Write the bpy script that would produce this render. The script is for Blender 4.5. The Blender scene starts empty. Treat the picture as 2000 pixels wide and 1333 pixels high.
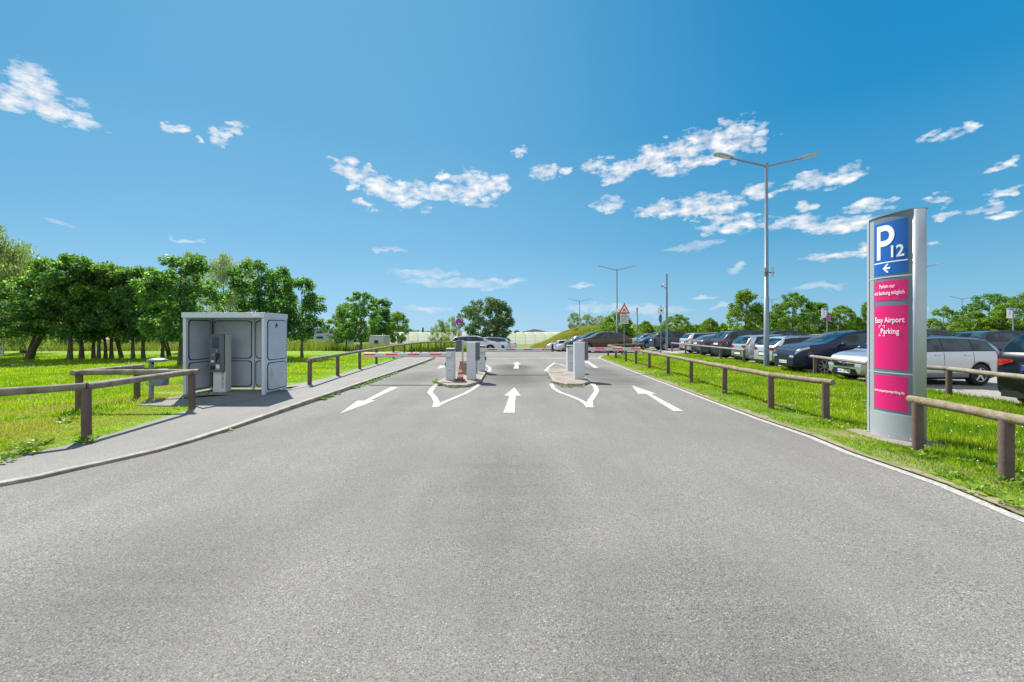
import bpy, math, random
import numpy as np
from mathutils import Vector, Matrix
random.seed(7)
rng = np.random.default_rng(7)
R = math.radians
C = bpy.context.scene.collection
sc = bpy.context.scene

def srgb(r, g, b, s=1.0):
    f = lambda c: ((c / 255) / 12.92 if c / 255 <= 0.04045 else ((c / 255 + 0.055) / 1.055) ** 2.4) * s
    return (f(r), f(g), f(b), 1)
# ------------------------------------------------------------------ camera
F, HOR, EYE = 800.0, 649.5, 1.6          # focal length / horizon in units of a 2000 px wide frame, eye height
cam = bpy.data.cameras.new('camera')
cam.sensor_width = 36.0
cam.lens = 36.0 * F / 2000
cam.shift_y = -(666.5 - HOR) / 2000
cam.clip_start = 0.05
cam.clip_end = 3000
camo = bpy.data.objects.new('camera', cam)
camo.location = (0, 0, EYE)
camo.rotation_euler = (R(90), 0, 0)
C.objects.link(camo)
sc.camera = camo

# ------------------------------------------------------------------ sun, sky, exposure
SUN_EL, SUN_AZ = 50.0, -33.0             # azimuth from +Y, negative = left of the view
sun = bpy.data.lights.new('sun', 'SUN')
sun.energy = 4.3
sun.angle = R(0.5)
sun.color = (1.0, 0.95, 0.88)
suno = bpy.data.objects.new('sun', sun)
d = Vector((math.sin(R(SUN_AZ)) * math.cos(R(SUN_EL)), math.cos(R(SUN_AZ)) * math.cos(R(SUN_EL)), math.sin(R(SUN_EL))))
suno.rotation_euler = d.to_track_quat('Z', 'Y').to_euler()
suno.location = (0, 0, 30)
C.objects.link(suno)

w = bpy.data.worlds.new('World')
sc.world = w
w.use_nodes = True
wt = w.node_tree
wt.nodes.clear()
WN, WL = wt.nodes.new, wt.links.new
def wmath(op, a, b=None, c=None, clamp=False):
    n = WN('ShaderNodeMath'); n.operation = op; n.use_clamp = clamp
    for i, v in enumerate((a, b, c)):
        if v is None: continue
        if isinstance(v, (int, float)): n.inputs[i].default_value = v
        else: WL(v, n.inputs[i])
    return n.outputs[0]
sky = WN('ShaderNodeTexSky')
sky.sky_type = 'NISHITA'
sky.sun_disc = False
sky.sun_elevation = R(SUN_EL)
sky.sun_rotation = R(SUN_AZ)
sky.altitude = 100
sky.air_density = 1.0
sky.dust_density = 0.35
sky.ozone_density = 2.2
hs = WN('ShaderNodeHueSaturation')
hs.inputs['Hue'].default_value = 0.478
hs.inputs['Saturation'].default_value = 1.22
hs.inputs['Value'].default_value = 1.0
WL(sky.outputs[0], hs.inputs['Color'])
tc = WN('ShaderNodeTexCoord')
sx = WN('ShaderNodeSeparateXYZ'); WL(tc.outputs['Generated'], sx.inputs[0])
X_, Y_, Z_ = sx.outputs
az = wmath('ARCTAN2', X_, Y_)
el = wmath('ARCTAN2', Z_, wmath('SQRT', wmath('ADD', wmath('MULTIPLY', X_, X_), wmath('MULTIPLY', Y_, Y_))))
uv = WN('ShaderNodeCombineXYZ'); WL(az, uv.inputs[0]); WL(el, uv.inputs[1])
nz = WN('ShaderNodeTexNoise'); nz.inputs['Scale'].default_value = 33; nz.inputs['Detail'].default_value = 10; nz.inputs['Roughness'].default_value = 0.6
mp = WN('ShaderNodeMapping'); mp.inputs['Scale'].default_value = (1.0, 1.9, 1.0); WL(uv.outputs[0], mp.inputs[0]); WL(mp.outputs[0], nz.inputs['Vector'])
# slightly warped coordinates so that cloud edges are ragged
wz = WN('ShaderNodeTexNoise'); wz.inputs['Scale'].default_value = 26; wz.inputs['Detail'].default_value = 4; WL(mp.outputs[0], wz.inputs['Vector'])
wsub = WN('ShaderNodeVectorMath'); wsub.operation = 'SUBTRACT'; WL(wz.outputs['Color'], wsub.inputs[0]); wsub.inputs[1].default_value = (.5, .5, .5)
wmul = WN('ShaderNodeVectorMath'); wmul.operation = 'MULTIPLY'; WL(wsub.outputs[0], wmul.inputs[0]); wmul.inputs[1].default_value = (.06, .04, 0)
wadd = WN('ShaderNodeVectorMath'); wadd.operation = 'ADD'; WL(uv.outputs[0], wadd.inputs[0]); WL(wmul.outputs[0], wadd.inputs[1])
CL = [(60,160,70,28,-10),(95,205,110,26,-12),(30,190,55,26),(345,252,26,7,5),(430,262,18,17,20),(462,249,28,6,8),(387,271,12,5),
 (700,345,62,22,-20),(760,370,90,24,-14),(850,372,90,16,-2),(930,368,66,26,8),(968,360,30,18,20),(770,390,48,11,-8),(718,328,15,8),(870,345,20,8),(915,338,20,8),(712,400,24,7,-15),
 (1015,292,16,8),(1065,335,34,13,5),(1102,330,14,6),(1160,322,38,15,8),(1210,338,44,18,0),(1270,312,62,20,12),(1340,300,80,30,12),(1420,280,78,32,15),(1482,270,36,20,10),(1310,328,48,13,10),
 (1190,400,32,15),(1290,408,54,15,3),(1350,405,64,22,0),(1400,402,64,22),(1430,438,84,15,-4),(1475,380,44,15,0),(1560,435,84,13,-3),(1640,443,94,17,-3),
 (1570,358,54,15,10),(1650,345,58,15,10),(1575,403,24,7),(1690,402,54,9),(1740,406,28,8),(1840,265,46,14,8),(1900,245,28,10,20),(1965,322,38,9,8),(1960,377,48,9,12),
 (1830,392,25,9),(1850,417,38,9,8),(1925,410,44,9,10),(1970,425,44,8,0),(1635,500,80,10,6),(1700,488,64,11,8),(1835,473,28,5)]
WI = [(830,535,75,8),(890,556,110,7,-2),(835,602,50,5),(960,551,80,5),(1165,602,75,6),(1270,606,75,10),(1140,559,32,4),(1405,598,32,4),(1375,581,28,4),(940,400,30,4),(1440,525,22,8,30),(1350,480,60,7,5),(760,490,40,4),(120,437,35,4,-15),(370,470,40,4),(1600,560,50,6,5)]
def field(lst):
    cur = None
    for c in lst:
        px, py, rx, ry = c[:4]; rot = c[4] if len(c) > 4 else 0
        x = (px - 1000) / F; z = (HOR - py) / F; k = math.sqrt(1 + x * x)
        a = math.atan(x); e = math.atan(z / k)
        m = WN('ShaderNodeMapping'); m.vector_type = 'TEXTURE'
        m.inputs['Location'].default_value = (a, e, 0)
        m.inputs['Rotation'].default_value = (0, 0, R(rot))
        m.inputs['Scale'].default_value = (rx / F / k / k * 1.12, ry / F / k * 1.35, 1)
        WL(wadd.outputs[0], m.inputs[0])
        l = WN('ShaderNodeVectorMath'); l.operation = 'DOT_PRODUCT'; WL(m.outputs[0], l.inputs[0]); WL(m.outputs[0], l.inputs[1])
        v = wmath('SUBTRACT', 1.0, l.outputs['Value'])
        cur = v if cur is None else wmath('MAXIMUM', cur, v)
    return wmath('MAXIMUM', cur, 0.0)
front = wmath('GREATER_THAN', Y_, 0.05)
m1 = wmath('MULTIPLY', field(CL), front)
m2 = wmath('MULTIPLY', field(WI), front)
nn = wmath('SUBTRACT', nz.outputs['Fac'], 0.505)
d1 = wmath('MULTIPLY_ADD', nn, 3.8, wmath('SUBTRACT', wmath('MULTIPLY', m1, 1.15), 0.40))
gate = wmath('MULTIPLY', m1, 6.0, clamp=True)
d1 = wmath('MULTIPLY', wmath('POWER', wmath('MULTIPLY', d1, 1.0, clamp=True), .85), gate)
d2 = wmath('MULTIPLY', wmath('MULTIPLY', wmath('ADD', m2, wmath('MULTIPLY', nn, 1.8)), 0.42, clamp=True), wmath('MULTIPLY', m2, 3.0, clamp=True))
dens = wmath('MAXIMUM', d1, d2, clamp=True)
mixc = WN('ShaderNodeMixRGB')
def wramp(fac, stops):
    r = WN('ShaderNodeValToRGB'); e = r.color_ramp.elements
    while len(e) < len(stops): e.new(.5)
    for el_, (p_, c_) in zip(e, stops): el_.position = p_; el_.color = (c_[0]/10, c_[1]/10, c_[2]/10, 1)
    WL(fac, r.inputs[0]); return r.outputs[0]
elf = wmath('DIVIDE', el, 1.2, clamp=True)
def lin(r, g, b, k=1/(0.12*2**1.05)): return tuple(c*k for c in srgb(r, g, b)[:3])
ra = wramp(elf, [(0, lin(168,212,240)), (.06, lin(150,203,238)), (.17, lin(124,186,227)), (.36, lin(102,172,217)), (.62, lin(98,170,214)), (1, lin(90,162,210))])
rb = wramp(elf, [(0, lin(150,198,226)), (.06, lin(128,188,222)), (.17, lin(84,165,211)), (.36, lin(34,142,200)), (.62, lin(8,128,190)), (1, lin(0,114,180))])
tz = WN('ShaderNodeMapRange'); tz.interpolation_type = 'SMOOTHSTEP'; WL(wmath('ABSOLUTE', wmath('ADD', az, .45)), tz.inputs['Value']); tz.inputs['From Min'].default_value = .15; tz.inputs['From Max'].default_value = 1.25
grd = WN('ShaderNodeMixRGB'); WL(tz.outputs[0], grd.inputs[0]); WL(ra, grd.inputs[1]); WL(rb, grd.inputs[2])
g10 = WN('ShaderNodeMixRGB'); g10.blend_type = 'MULTIPLY'; g10.inputs[0].default_value = 1; WL(grd.outputs[0], g10.inputs[1]); g10.inputs[2].default_value = (10, 10, 10, 1)
skm = WN('ShaderNodeMixRGB'); skm.inputs[0].default_value = .97; WL(hs.outputs[0], skm.inputs[1]); WL(g10.outputs[0], skm.inputs[2])
# unseen bright haze added to the sky behind the viewer, fills shaded faces
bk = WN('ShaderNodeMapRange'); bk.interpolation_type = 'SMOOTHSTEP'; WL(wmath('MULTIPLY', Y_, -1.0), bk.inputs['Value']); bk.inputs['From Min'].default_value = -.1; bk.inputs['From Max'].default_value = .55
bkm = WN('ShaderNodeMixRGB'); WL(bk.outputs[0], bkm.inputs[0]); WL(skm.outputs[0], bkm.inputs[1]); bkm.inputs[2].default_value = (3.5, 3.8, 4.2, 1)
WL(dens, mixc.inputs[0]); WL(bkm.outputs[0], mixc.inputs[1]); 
shd = WN('ShaderNodeTexNoise'); shd.inputs['Scale'].default_value = 20; shd.inputs['Detail'].default_value = 5; WL(mp.outputs[0], shd.inputs['Vector'])
clc = WN('ShaderNodeValToRGB'); clc.color_ramp.elements[0].color = (.27,.295,.335,1); clc.color_ramp.elements[1].color = (.40,.40,.405,1); clc.color_ramp.elements[0].position = .36; clc.color_ramp.elements[1].position = .56; WL(shd.outputs['Fac'], clc.inputs[0])
cl10 = WN('ShaderNodeMixRGB'); cl10.blend_type = 'MULTIPLY'; cl10.inputs[0].default_value = 1; WL(clc.outputs[0], cl10.inputs[1]); cl10.inputs[2].default_value = (10, 10, 10, 1); WL(cl10.outputs[0], mixc.inputs[2])
bg = WN('ShaderNodeBackground'); bg.inputs['Strength'].default_value = 0.12
WL(mixc.outputs[0], bg.inputs['Color'])
wo = WN('ShaderNodeOutputWorld'); WL(bg.outputs[0], wo.inputs[0])
w.cycles.sampling_method = 'MANUAL'; w.cycles.sample_map_resolution = 512
sc.view_settings.view_transform = 'Standard'
sc.view_settings.look = 'None'
sc.view_settings.exposure = 1.05
sc.view_settings.gamma = 1
sc.render.engine = 'CYCLES'
sc.cycles.max_bounces = 6
sc.cycles.transparent_max_bounces = 6

# ------------------------------------------------------------------ helpers
def P(px, py, z=0.0):
    """the point of the level z that the eye sees at px, py of the 2000 px survey frame"""
    y = (EYE - z) * F / (py - HOR)
    return Vector(((px - 1000) / F * y, y, z))
def AT(px, y, z=0.0):
    return Vector(((px - 1000) / F * y, y, z))
def HZ(py, y):
    return EYE + (HOR - py) * y / F
def sstep(a, b, x):
    t = np.clip((np.asarray(x, float) - a) / (b - a), 0, 1)
    return t * t * (3 - 2 * t)
def terr(x, y):
    x = np.asarray(x, float); y = np.asarray(y, float)
    g = -0.047 * (np.clip(y, 33.5, 75) - 33.5) - 0.0185 * (np.clip(y, 75, 185) - 75)
    z = g * (1 - sstep(9, 13, x) * (1 - 0.75 * sstep(120, 200, y)))
    prof = np.interp(x, [3.5, 6, 8, 11, 14, 17, 40, 60], [-2.1, -1.2, -.2, 1.35, 2.3, 2.5, 2.5, 0])
    wgt = sstep(74, 80, y) * (1 - sstep(98, 112, y))
    z = np.where(prof > z, z + (prof - z) * wgt, z)
    return z
def srgb(r, g, b, s=1.0):
    f = lambda c: ((c / 255) / 12.92 if c / 255 <= 0.04045 else ((c / 255 + 0.055) / 1.055) ** 2.4) * s
    return (f(r), f(g), f(b), 1)

class MB:
    def __init__(s): s.v = []; s.f = []; s.m = []; s.sm = []
    def add(s, vs, fs, mi=0, smooth=False):
        o = len(s.v); s.v += [tuple(p) for p in vs]; s.f += [tuple(o + i for i in f) for f in fs]
        s.m += [mi] * len(fs); s.sm += [smooth] * len(fs); return s
    def box(s, a, b, mi=0, rot=0, org=None):
        x0, y0, z0 = a; x1, y1, z1 = b
        vs = [Vector(p) for p in ((x0,y0,z0),(x1,y0,z0),(x1,y1,z0),(x0,y1,z0),(x0,y0,z1),(x1,y0,z1),(x1,y1,z1),(x0,y1,z1))]
        if rot:
            o = Vector(org) if org is not None else Vector(((x0+x1)/2, (y0+y1)/2, 0)); m = Matrix.Rotation(rot, 3, 'Z')
            vs = [m @ (p - o) + o for p in vs]
        return s.add(vs, [(0,3,2,1),(4,5,6,7),(0,1,5,4),(1,2,6,5),(2,3,7,6),(3,0,4,7)], mi)
    def rbox(s, a, b, r=.02, mi=0, n=3):
        """box with rounded vertical edges"""
        x0,y0,z0 = a; x1,y1,z1 = b
        pl = []
        for cx, cy, a0 in ((x1-r,y1-r,0),(x0+r,y1-r,90),(x0+r,y0+r,180),(x1-r,y0+r,270)):
            for k in range(n+1):
                t = R(a0 + 90*k/n); pl.append((cx + r*math.cos(t), cy + r*math.sin(t)))
        return s.prism(pl, z0, z1, mi)
    def prism(s, pl, z0, z1, mi=0):
        n = len(pl)
        vs = [(x, y, z0) for x, y in pl] + [(x, y, z1) for x, y in pl]
        return s.add(vs, [tuple(range(n-1,-1,-1)), tuple(range(n,2*n))] + [(i,(i+1)%n,n+(i+1)%n,n+i) for i in range(n)], mi)
    def tube(s, pts, rad, n=8, mi=0, cap=True, smooth=True):
        pts = [Vector(p) for p in pts]
        if isinstance(rad, (int, float)): rad = [rad]*len(pts)
        vs = []; fs = []
        prev = None
        for i, p in enumerate(pts):
            t = (pts[min(i+1,len(pts)-1)] - pts[max(i-1,0)]).normalized()
            if prev is None:
                u = t.cross(Vector((0,0,1)))
                if u.length < .1: u = t.cross(Vector((1,0,0)))
            else: u = prev - t*prev.dot(t)
            u.normalize(); prev = u; v = t.cross(u)
            for k in range(n):
                a = 2*math.pi*k/n; vs.append(p + (u*math.cos(a) + v*math.sin(a))*rad[i])
        for i in range(len(pts)-1):
            for k in range(n):
                fs.append((i*n+k, i*n+(k+1)%n, (i+1)*n+(k+1)%n, (i+1)*n+k))
        s.add(vs, fs, mi, smooth)
        if cap:
            s.add(vs[:n], [tuple(range(n-1,-1,-1))], mi); s.add(vs[-n:], [tuple(range(n))], mi)
        return s
    def lathe(s, prof, n=16, mi=0, c=(0,0,0), axis='Z', smooth=True):
        vs = []; fs = []
        for r, h in prof:
            for k in range(n):
                a = 2*math.pi*k/n; q = (r*math.cos(a), r*math.sin(a), h)
                if axis == 'Y': q = (q[0], q[2], q[1])
                vs.append((q[0]+c[0], q[1]+c[1], q[2]+c[2]))
        for i in range(len(prof)-1):
            for k in range(n):
                f = (i*n+k, i*n+(k+1)%n, (i+1)*n+(k+1)%n, (i+1)*n+k)
                fs.append(f if axis == 'Z' else f[::-1])
        return s.add(vs, fs, mi, smooth)
    def disc(s, c, r, n=20, mi=0, nrm='-Y', sx=1):
        vs = [(c[0]+r*sx*math.cos(2*math.pi*k/n), c[1], c[2]+r*math.sin(2*math.pi*k/n)) for k in range(n)]
        return s.add(vs, [tuple(range(n))], mi)
    def quad(s, a, b, c, d_, mi=0): return s.add([a,b,c,d_], [(0,1,2,3)], mi)
    def mesh(s, name, mats=()):
        me = bpy.data.meshes.new(name); me.from_pydata(s.v, [], s.f)
        me.polygons.foreach_set('material_index', s.m); me.polygons.foreach_set('use_smooth', s.sm)
        for m in (mats if isinstance(mats, (list, tuple)) else [mats]): me.materials.append(m)
        me.update(); return me
    def build(s, name, mats, parent=None, loc=None, bevel=0):
        o = bpy.data.objects.new(name, s.mesh(name, mats)); C.objects.link(o)
        if parent: o.parent = parent
        if loc is not None: o.location = loc
        if bevel:
            b = o.modifiers.new('b', 'BEVEL'); b.width = bevel; b.segments = 2; b.limit_method = 'ANGLE'
        return o
def obj(name, me, parent=None):
    o = bpy.data.objects.new(name, me); C.objects.link(o)
    if parent: o.parent = parent
    return o
def tag(o, label, cat, group=None, kind=None):
    if label: o['label'] = label
    if cat: o['category'] = cat
    if group: o['group'] = group
    if kind: o['kind'] = kind
    return o
def thing(name, label, cat, loc=(0,0,0), rz=0, group=None):
    o = bpy.data.objects.new(name, None); o.empty_display_size = .2; C.objects.link(o)
    o.location = loc; o.rotation_euler = (0,0,rz)
    return tag(o, label, cat, group)
def struct(o): o['kind'] = 'structure'; return o

# ---- text as flat mesh in x (right), y (up)
def text_mb(txt, width=None, height=None, bold=0.0, sx=1.0):
    cu = bpy.data.curves.new('t', 'FONT'); cu.body = txt; cu.size = 1; cu.offset = bold; cu.fill_mode = 'FRONT'; cu.resolution_u = 3
    o = bpy.data.objects.new('t', cu); C.objects.link(o)
    dg = bpy.context.evaluated_depsgraph_get(); me = o.evaluated_get(dg).to_mesh()
    vs = np.array([v.co[:] for v in me.vertices]); fs = [tuple(p.vertices) for p in me.polygons]
    o.evaluated_get(dg).to_mesh_clear(); bpy.data.objects.remove(o); bpy.data.curves.remove(cu)
    vs = vs[:, :2]; lo, hi = vs.min(0), vs.max(0); vs = vs - [lo[0], 0]
    W = hi[0]-lo[0]
    if width: kx = width / W; ky = kx if not height else height / 0.72
    else: ky = height / 0.72; kx = ky * sx
    vs = vs * [kx, ky]
    vs[:, 0] -= vs[:, 0].max() / 2
    return vs, fs
def add_text(mb, txt, fn, mi=0, **k):
    vs, fs = text_mb(txt, **k)
    mb.add([fn(x, y) for x, y in vs], fs, mi)

# ------------------------------------------------------------------ materials
def mat(name, col, rough=.6, metal=0, noise=0, nscale=8, bump=0, bscale=60, spec=.5, col2=None, coat=0):
    m = bpy.data.materials.new(name); m.use_nodes = True
    t = m.node_tree; b = t.nodes['Principled BSDF']
    col = tuple(col[:3]) + (1,)
    b.inputs['Base Color'].default_value = col; b.inputs['Roughness'].default_value = rough
    b.inputs['Metallic'].default_value = metal; b.inputs['Specular IOR Level'].default_value = spec
    if coat: b.inputs['Coat Weight'].default_value = coat; b.inputs['Coat Roughness'].default_value = .03
    tcn = t.nodes.new('ShaderNodeTexCoord')
    if noise or col2:
        n = t.nodes.new('ShaderNodeTexNoise'); n.inputs['Scale'].default_value = nscale; n.inputs['Detail'].default_value = 6; n.inputs['Roughness'].default_value = .65
        t.links.new(tcn.outputs['Object'], n.inputs['Vector'])
        rp = t.nodes.new('ShaderNodeValToRGB')
        c2 = tuple(col2[:3])+(1,) if col2 else tuple(min(1, c*(1+noise)) for c in col[:3])+(1,)
        c1 = col if col2 else tuple(c*(1-noise) for c in col[:3])+(1,)
        rp.color_ramp.elements[0].color = c1; rp.color_ramp.elements[1].color = c2
        rp.color_ramp.elements[0].position = .38; rp.color_ramp.elements[1].position = .64
        t.links.new(n.outputs['Fac'], rp.inputs[0]); t.links.new(rp.outputs[0], b.inputs['Base Color'])
    if bump:
        n2 = t.nodes.new('ShaderNodeTexNoise'); n2.inputs['Scale'].default_value = bscale; n2.inputs['Detail'].default_value = 4
        t.links.new(tcn.outputs['Object'], n2.inputs['Vector'])
        bp = t.nodes.new('ShaderNodeBump'); bp.inputs['Strength'].default_value = bump; bp.inputs['Distance'].default_value = .01
        t.links.new(n2.outputs['Fac'], bp.inputs['Height']); t.links.new(bp.outputs[0], b.inputs['Normal'])
    return m
def nodes(m):
    t = m.node_tree; return t, t.nodes['Principled BSDF'], t.nodes.new, t.links.new
def asphalt(name, base, tint=(1,1,1), spots=1.0, patches=None):
    m = bpy.data.materials.new(name); m.use_nodes = True
    t, b, N, L = nodes(m)
    tcn = N('ShaderNodeTexCoord'); src = tcn.outputs['Object']
    def noise(scale, det=3, rough=.6, vec=None):
        n = N('ShaderNodeTexNoise'); n.inputs['Scale'].default_value = scale; n.inputs['Detail'].default_value = det; n.inputs['Roughness'].default_value = rough
        L(vec or src, n.inputs['Vector']); return n.outputs['Fac']
    def M(op, a, b_=0, c=0, clamp=False):
        n = N('ShaderNodeMath'); n.operation = op; n.use_clamp = clamp
        for i, v in enumerate((a, b_, c)):
            if isinstance(v, (int, float)): n.inputs[i].default_value = v
            else: L(v, n.inputs[i])
        return n.outputs[0]
    big = noise(.22, 4); mid = noise(1.3, 5, .65); fine = noise(120, 2, .7)
    st = N('ShaderNodeMapping'); st.inputs['Scale'].default_value = (1.6, .16, 1); L(src, st.inputs[0])
    streak = noise(1.0, 5, .6, st.outputs[0])
    vo = N('ShaderNodeTexVoronoi'); vo.inputs['Scale'].default_value = 135; L(src, vo.inputs['Vector'])
    sepc = N('ShaderNodeSeparateColor'); L(vo.outputs['Color'], sepc.inputs[0])
    stone = sepc.outputs[0]
    v = M('ADD', M('MULTIPLY_ADD', big, .6, .70), M('MULTIPLY_ADD', mid, .22, -.11))
    v = M('ADD', v, M('MULTIPLY_ADD', streak, .34, -.17))
    v = M('ADD', v, M('MULTIPLY', M('MULTIPLY', M('SUBTRACT', stone, .5), .95 * spots), M('MULTIPLY_ADD', M('ADD', mid, big), 2.2, -1.7, clamp=True)))
    gaps = M('MULTIPLY', M('GREATER_THAN', vo.outputs['Distance'], .62), -.35 * spots)
    v = M('ADD', v, gaps)
    v = M('ADD', v, M('MULTIPLY', M('GREATER_THAN', stone, .965), .42 * spots))
    v = M('ADD', v, M('MULTIPLY_ADD', fine, .3, -.15))
    if patches:   # wear bands of dark rubber where cars stop
        spx = N('ShaderNodeSeparateXYZ'); L(src, spx.inputs[0])
        for (cx, cy, rx, ry, k) in patches:
            dx = M('DIVIDE', M('SUBTRACT', spx.outputs[0], cx), rx); dy = M('DIVIDE', M('SUBTRACT', spx.outputs[1], cy), ry)
            q = M('SUBTRACT', 1.0, M('ADD', M('MULTIPLY', dx, dx), M('MULTIPLY', dy, dy)), clamp=True)
            ln = N('ShaderNodeMapping'); ln.inputs['Scale'].default_value = (.5, 5, 1); L(src, ln.inputs[0])
            v = M('MULTIPLY', v, M('SUBTRACT', 1.0, M('MULTIPLY', q, M('MULTIPLY', noise(1.0, 4, .6, ln.outputs[0]), k))))
    cc = N('ShaderNodeCombineColor')
    sat = M('SUBTRACT', sepc.outputs[1], .5)
    for i, c in enumerate(tint):
        ch = M('MULTIPLY', v, base * c)
        if i == 0: ch = M('MULTIPLY', ch, M('MULTIPLY_ADD', sat, .14, 1))
        if i == 2: ch = M('MULTIPLY', ch, M('MULTIPLY_ADD', sat, -.14, 1))
        L(ch, cc.inputs[i])
    L(cc.outputs[0], b.inputs['Base Color'])
    b.inputs['Roughness'].default_value = .88; b.inputs['Specular IOR Level'].default_value = .25
    bp = N('ShaderNodeBump'); bp.inputs['Strength'].default_value = .55 * spots; bp.inputs['Distance'].default_value = .006
    L(M('ADD', stone, M('MULTIPLY', vo.outputs['Distance'], -.8)), bp.inputs['Height']); L(bp.outputs[0], b.inputs['Normal'])
    return m
def grassmat(name, c1, c2, dry, dry_amt=.0, scale=.5):
    m = bpy.data.materials.new(name); m.use_nodes = True
    t, b, N, L = nodes(m)
    tcn = N('ShaderNodeTexCoord')
    def noise(scale, det=5):
        n = N('ShaderNodeTexNoise'); n.inputs['Scale'].default_value = scale; n.inputs['Detail'].default_value = det; n.inputs['Roughness'].default_value = .65
        L(tcn.outputs['Object'], n.inputs['Vector']); return n.outputs['Fac']
    def ramp(fac, cols, ps):
        r = N('ShaderNodeValToRGB'); r.color_ramp.elements[0].color = cols[0]; r.color_ramp.elements[1].color = cols[1]
        r.color_ramp.elements[0].position = ps[0]; r.color_ramp.elements[1].position = ps[1]; L(fac, r.inputs[0]); return r.outputs[0]
    a = ramp(noise(scale), (c1, c2), (.35, .65))
    bb = ramp(noise(14), ((.55,.55,.55,1), (1.25,1.25,1.25,1)), (.35, .65))
    mx = N('ShaderNodeMixRGB'); mx.blend_type = 'MULTIPLY'; mx.inputs[0].default_value = 1; L(a, mx.inputs[1]); L(bb, mx.inputs[2])
    dm = N('ShaderNodeMixRGB'); L(ramp(noise(1.1, 6), ((0,0,0,1),(dry_amt,)*3+(1,)), (.52, .68)), dm.inputs[0]); L(mx.outputs[0], dm.inputs[1]); dm.inputs[2].default_value = dry
    L(dm.outputs[0], b.inputs['Base Color']); b.inputs['Roughness'].default_value = .9; b.inputs['Specular IOR Level'].default_value = .1
    bp = N('ShaderNodeBump'); bp.inputs['Strength'].default_value = .7; bp.inputs['Distance'].default_value = .05; L(noise(30, 6), bp.inputs['Height']); L(bp.outputs[0], b.inputs['Normal'])
    return m
def leafmat(name, c1, c2, trans=.45, rough=.45, spec=.3, pos=0):
    m = bpy.data.materials.new(name); m.use_nodes = True
    t, b, N, L = nodes(m)
    g = N('ShaderNodeNewGeometry'); oi = N('ShaderNodeObjectInfo')
    r = N('ShaderNodeValToRGB'); r.color_ramp.elements[0].color = c1; r.color_ramp.elements[1].color = c2
    r.color_ramp.elements[0].position = .05; r.color_ramp.elements[1].position = 1.0
    e3 = r.color_ramp.elements.new(.72); e3.color = tuple(a*.68+b2*.32 for a, b2 in zip(c1, c2))
    r.color_ramp.elements[2].color = tuple(min(1,c*1.25) for c in c2[:3])+(1,)
    L(g.outputs['Random Per Island'], r.inputs[0])
    h = N('ShaderNodeHueSaturation'); L(r.outputs[0], h.inputs['Color'])
    mr = N('ShaderNodeMapRange'); mr.inputs['To Min'].default_value = .482; mr.inputs['To Max'].default_value = .51; L(oi.outputs['Random'], mr.inputs['Value']); L(mr.outputs[0], h.inputs['Hue'])
    mv = N('ShaderNodeMapRange'); mv.inputs['To Min'].default_value = 1.15; mv.inputs['To Max'].default_value = .85; L(oi.outputs['Random'], mv.inputs['Value']); L(mv.outputs[0], h.inputs['Value'])
    if pos:
        tcn = N('ShaderNodeTexCoord'); n1 = N('ShaderNodeTexNoise'); n1.inputs['Scale'].default_value = pos; n1.inputs['Detail'].default_value = 5; n1.inputs['Roughness'].default_value = .7; L(tcn.outputs['Object'], n1.inputs['Vector'])
        rp = N('ShaderNodeValToRGB'); rp.color_ramp.elements[0].color = (.52,.66,.6,1); rp.color_ramp.elements[1].color = (1.38,1.10,1.5,1); rp.color_ramp.elements[0].position = .36; rp.color_ramp.elements[1].position = .64; L(n1.outputs['Fac'], rp.inputs[0])
        hm = N('ShaderNodeMixRGB'); hm.blend_type = 'MULTIPLY'; hm.inputs[0].default_value = 1; L(h.outputs[0], hm.inputs[1]); L(rp.outputs[0], hm.inputs[2]); h = hm
    L(h.outputs[0], b.inputs['Base Color']); b.inputs['Roughness'].default_value = rough; b.inputs['Specular IOR Level'].default_value = spec
    tr = N('ShaderNodeBsdfTranslucent'); gm = N('ShaderNodeGamma'); gm.inputs[1].default_value = .8
    h2 = N('ShaderNodeMixRGB'); h2.blend_type = 'MULTIPLY'; h2.inputs[0].default_value = 1; L(h.outputs[0], h2.inputs[1]); h2.inputs[2].default_value = (1.9, 1.9, .6, 1)
    L(h2.outputs[0], tr.inputs['Color'])
    ms = N('ShaderNodeMixShader'); ms.inputs[0].default_value = trans
    L(b.outputs[0], ms.inputs[1]); L(tr.outputs[0], ms.inputs[2]); L(ms.outputs[0], t.nodes['Material Output'].inputs[0])
    return m
M_road = asphalt('road_asphalt', .203, (1.0,.965,.88), 1.0, patches=[(.1,14.6,1.7,3.0,1.0),(.05,18.5,1.2,2.4,1.2),(3.6,14,1.2,2.2,.7),(-3.4,14.5,1.1,2.5,.6),(3.5,17.5,1.2,2.5,.7),(-.1,4.2,.9,2.2,.35),(-2.6,2.2,1.2,1.6,.4),(1.1,2.0,1.0,1.3,.45)])
M_path = asphalt('path_asphalt', .225, (1.0,.97,.90), .7)
M_lot = asphalt('gravel', .34, (1.06,.98,.86), 1.3)
M_pad = asphalt('paving_slab', .22, (1.0,.97,.93), .5)
M_gut = asphalt('gutter_paving', .30, (1.08,.98,.92), .5)
M_conc = mat('island_concrete', (.235,.20,.165), .9, noise=.2, nscale=3, bump=.3, bscale=90)
M_kerb = mat('kerb_concrete', (.30,.265,.225), .9, noise=.28, nscale=5, bump=.4, bscale=80)
M_paint = mat('road_paint', (.41,.395,.37), .75, noise=.16, nscale=34, bump=.4, bscale=90)
M_paintd = mat('worn_paint', (.36,.345,.32), .75, noise=.25, nscale=22, bump=.4, bscale=90)
M_crack = mat('joint_dark', (.07,.07,.07), .9)
M_lawn = grassmat('lawn', (.13,.26,.018,1), (.20,.35,.025,1), (.24,.22,.10,1), .55)
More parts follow.
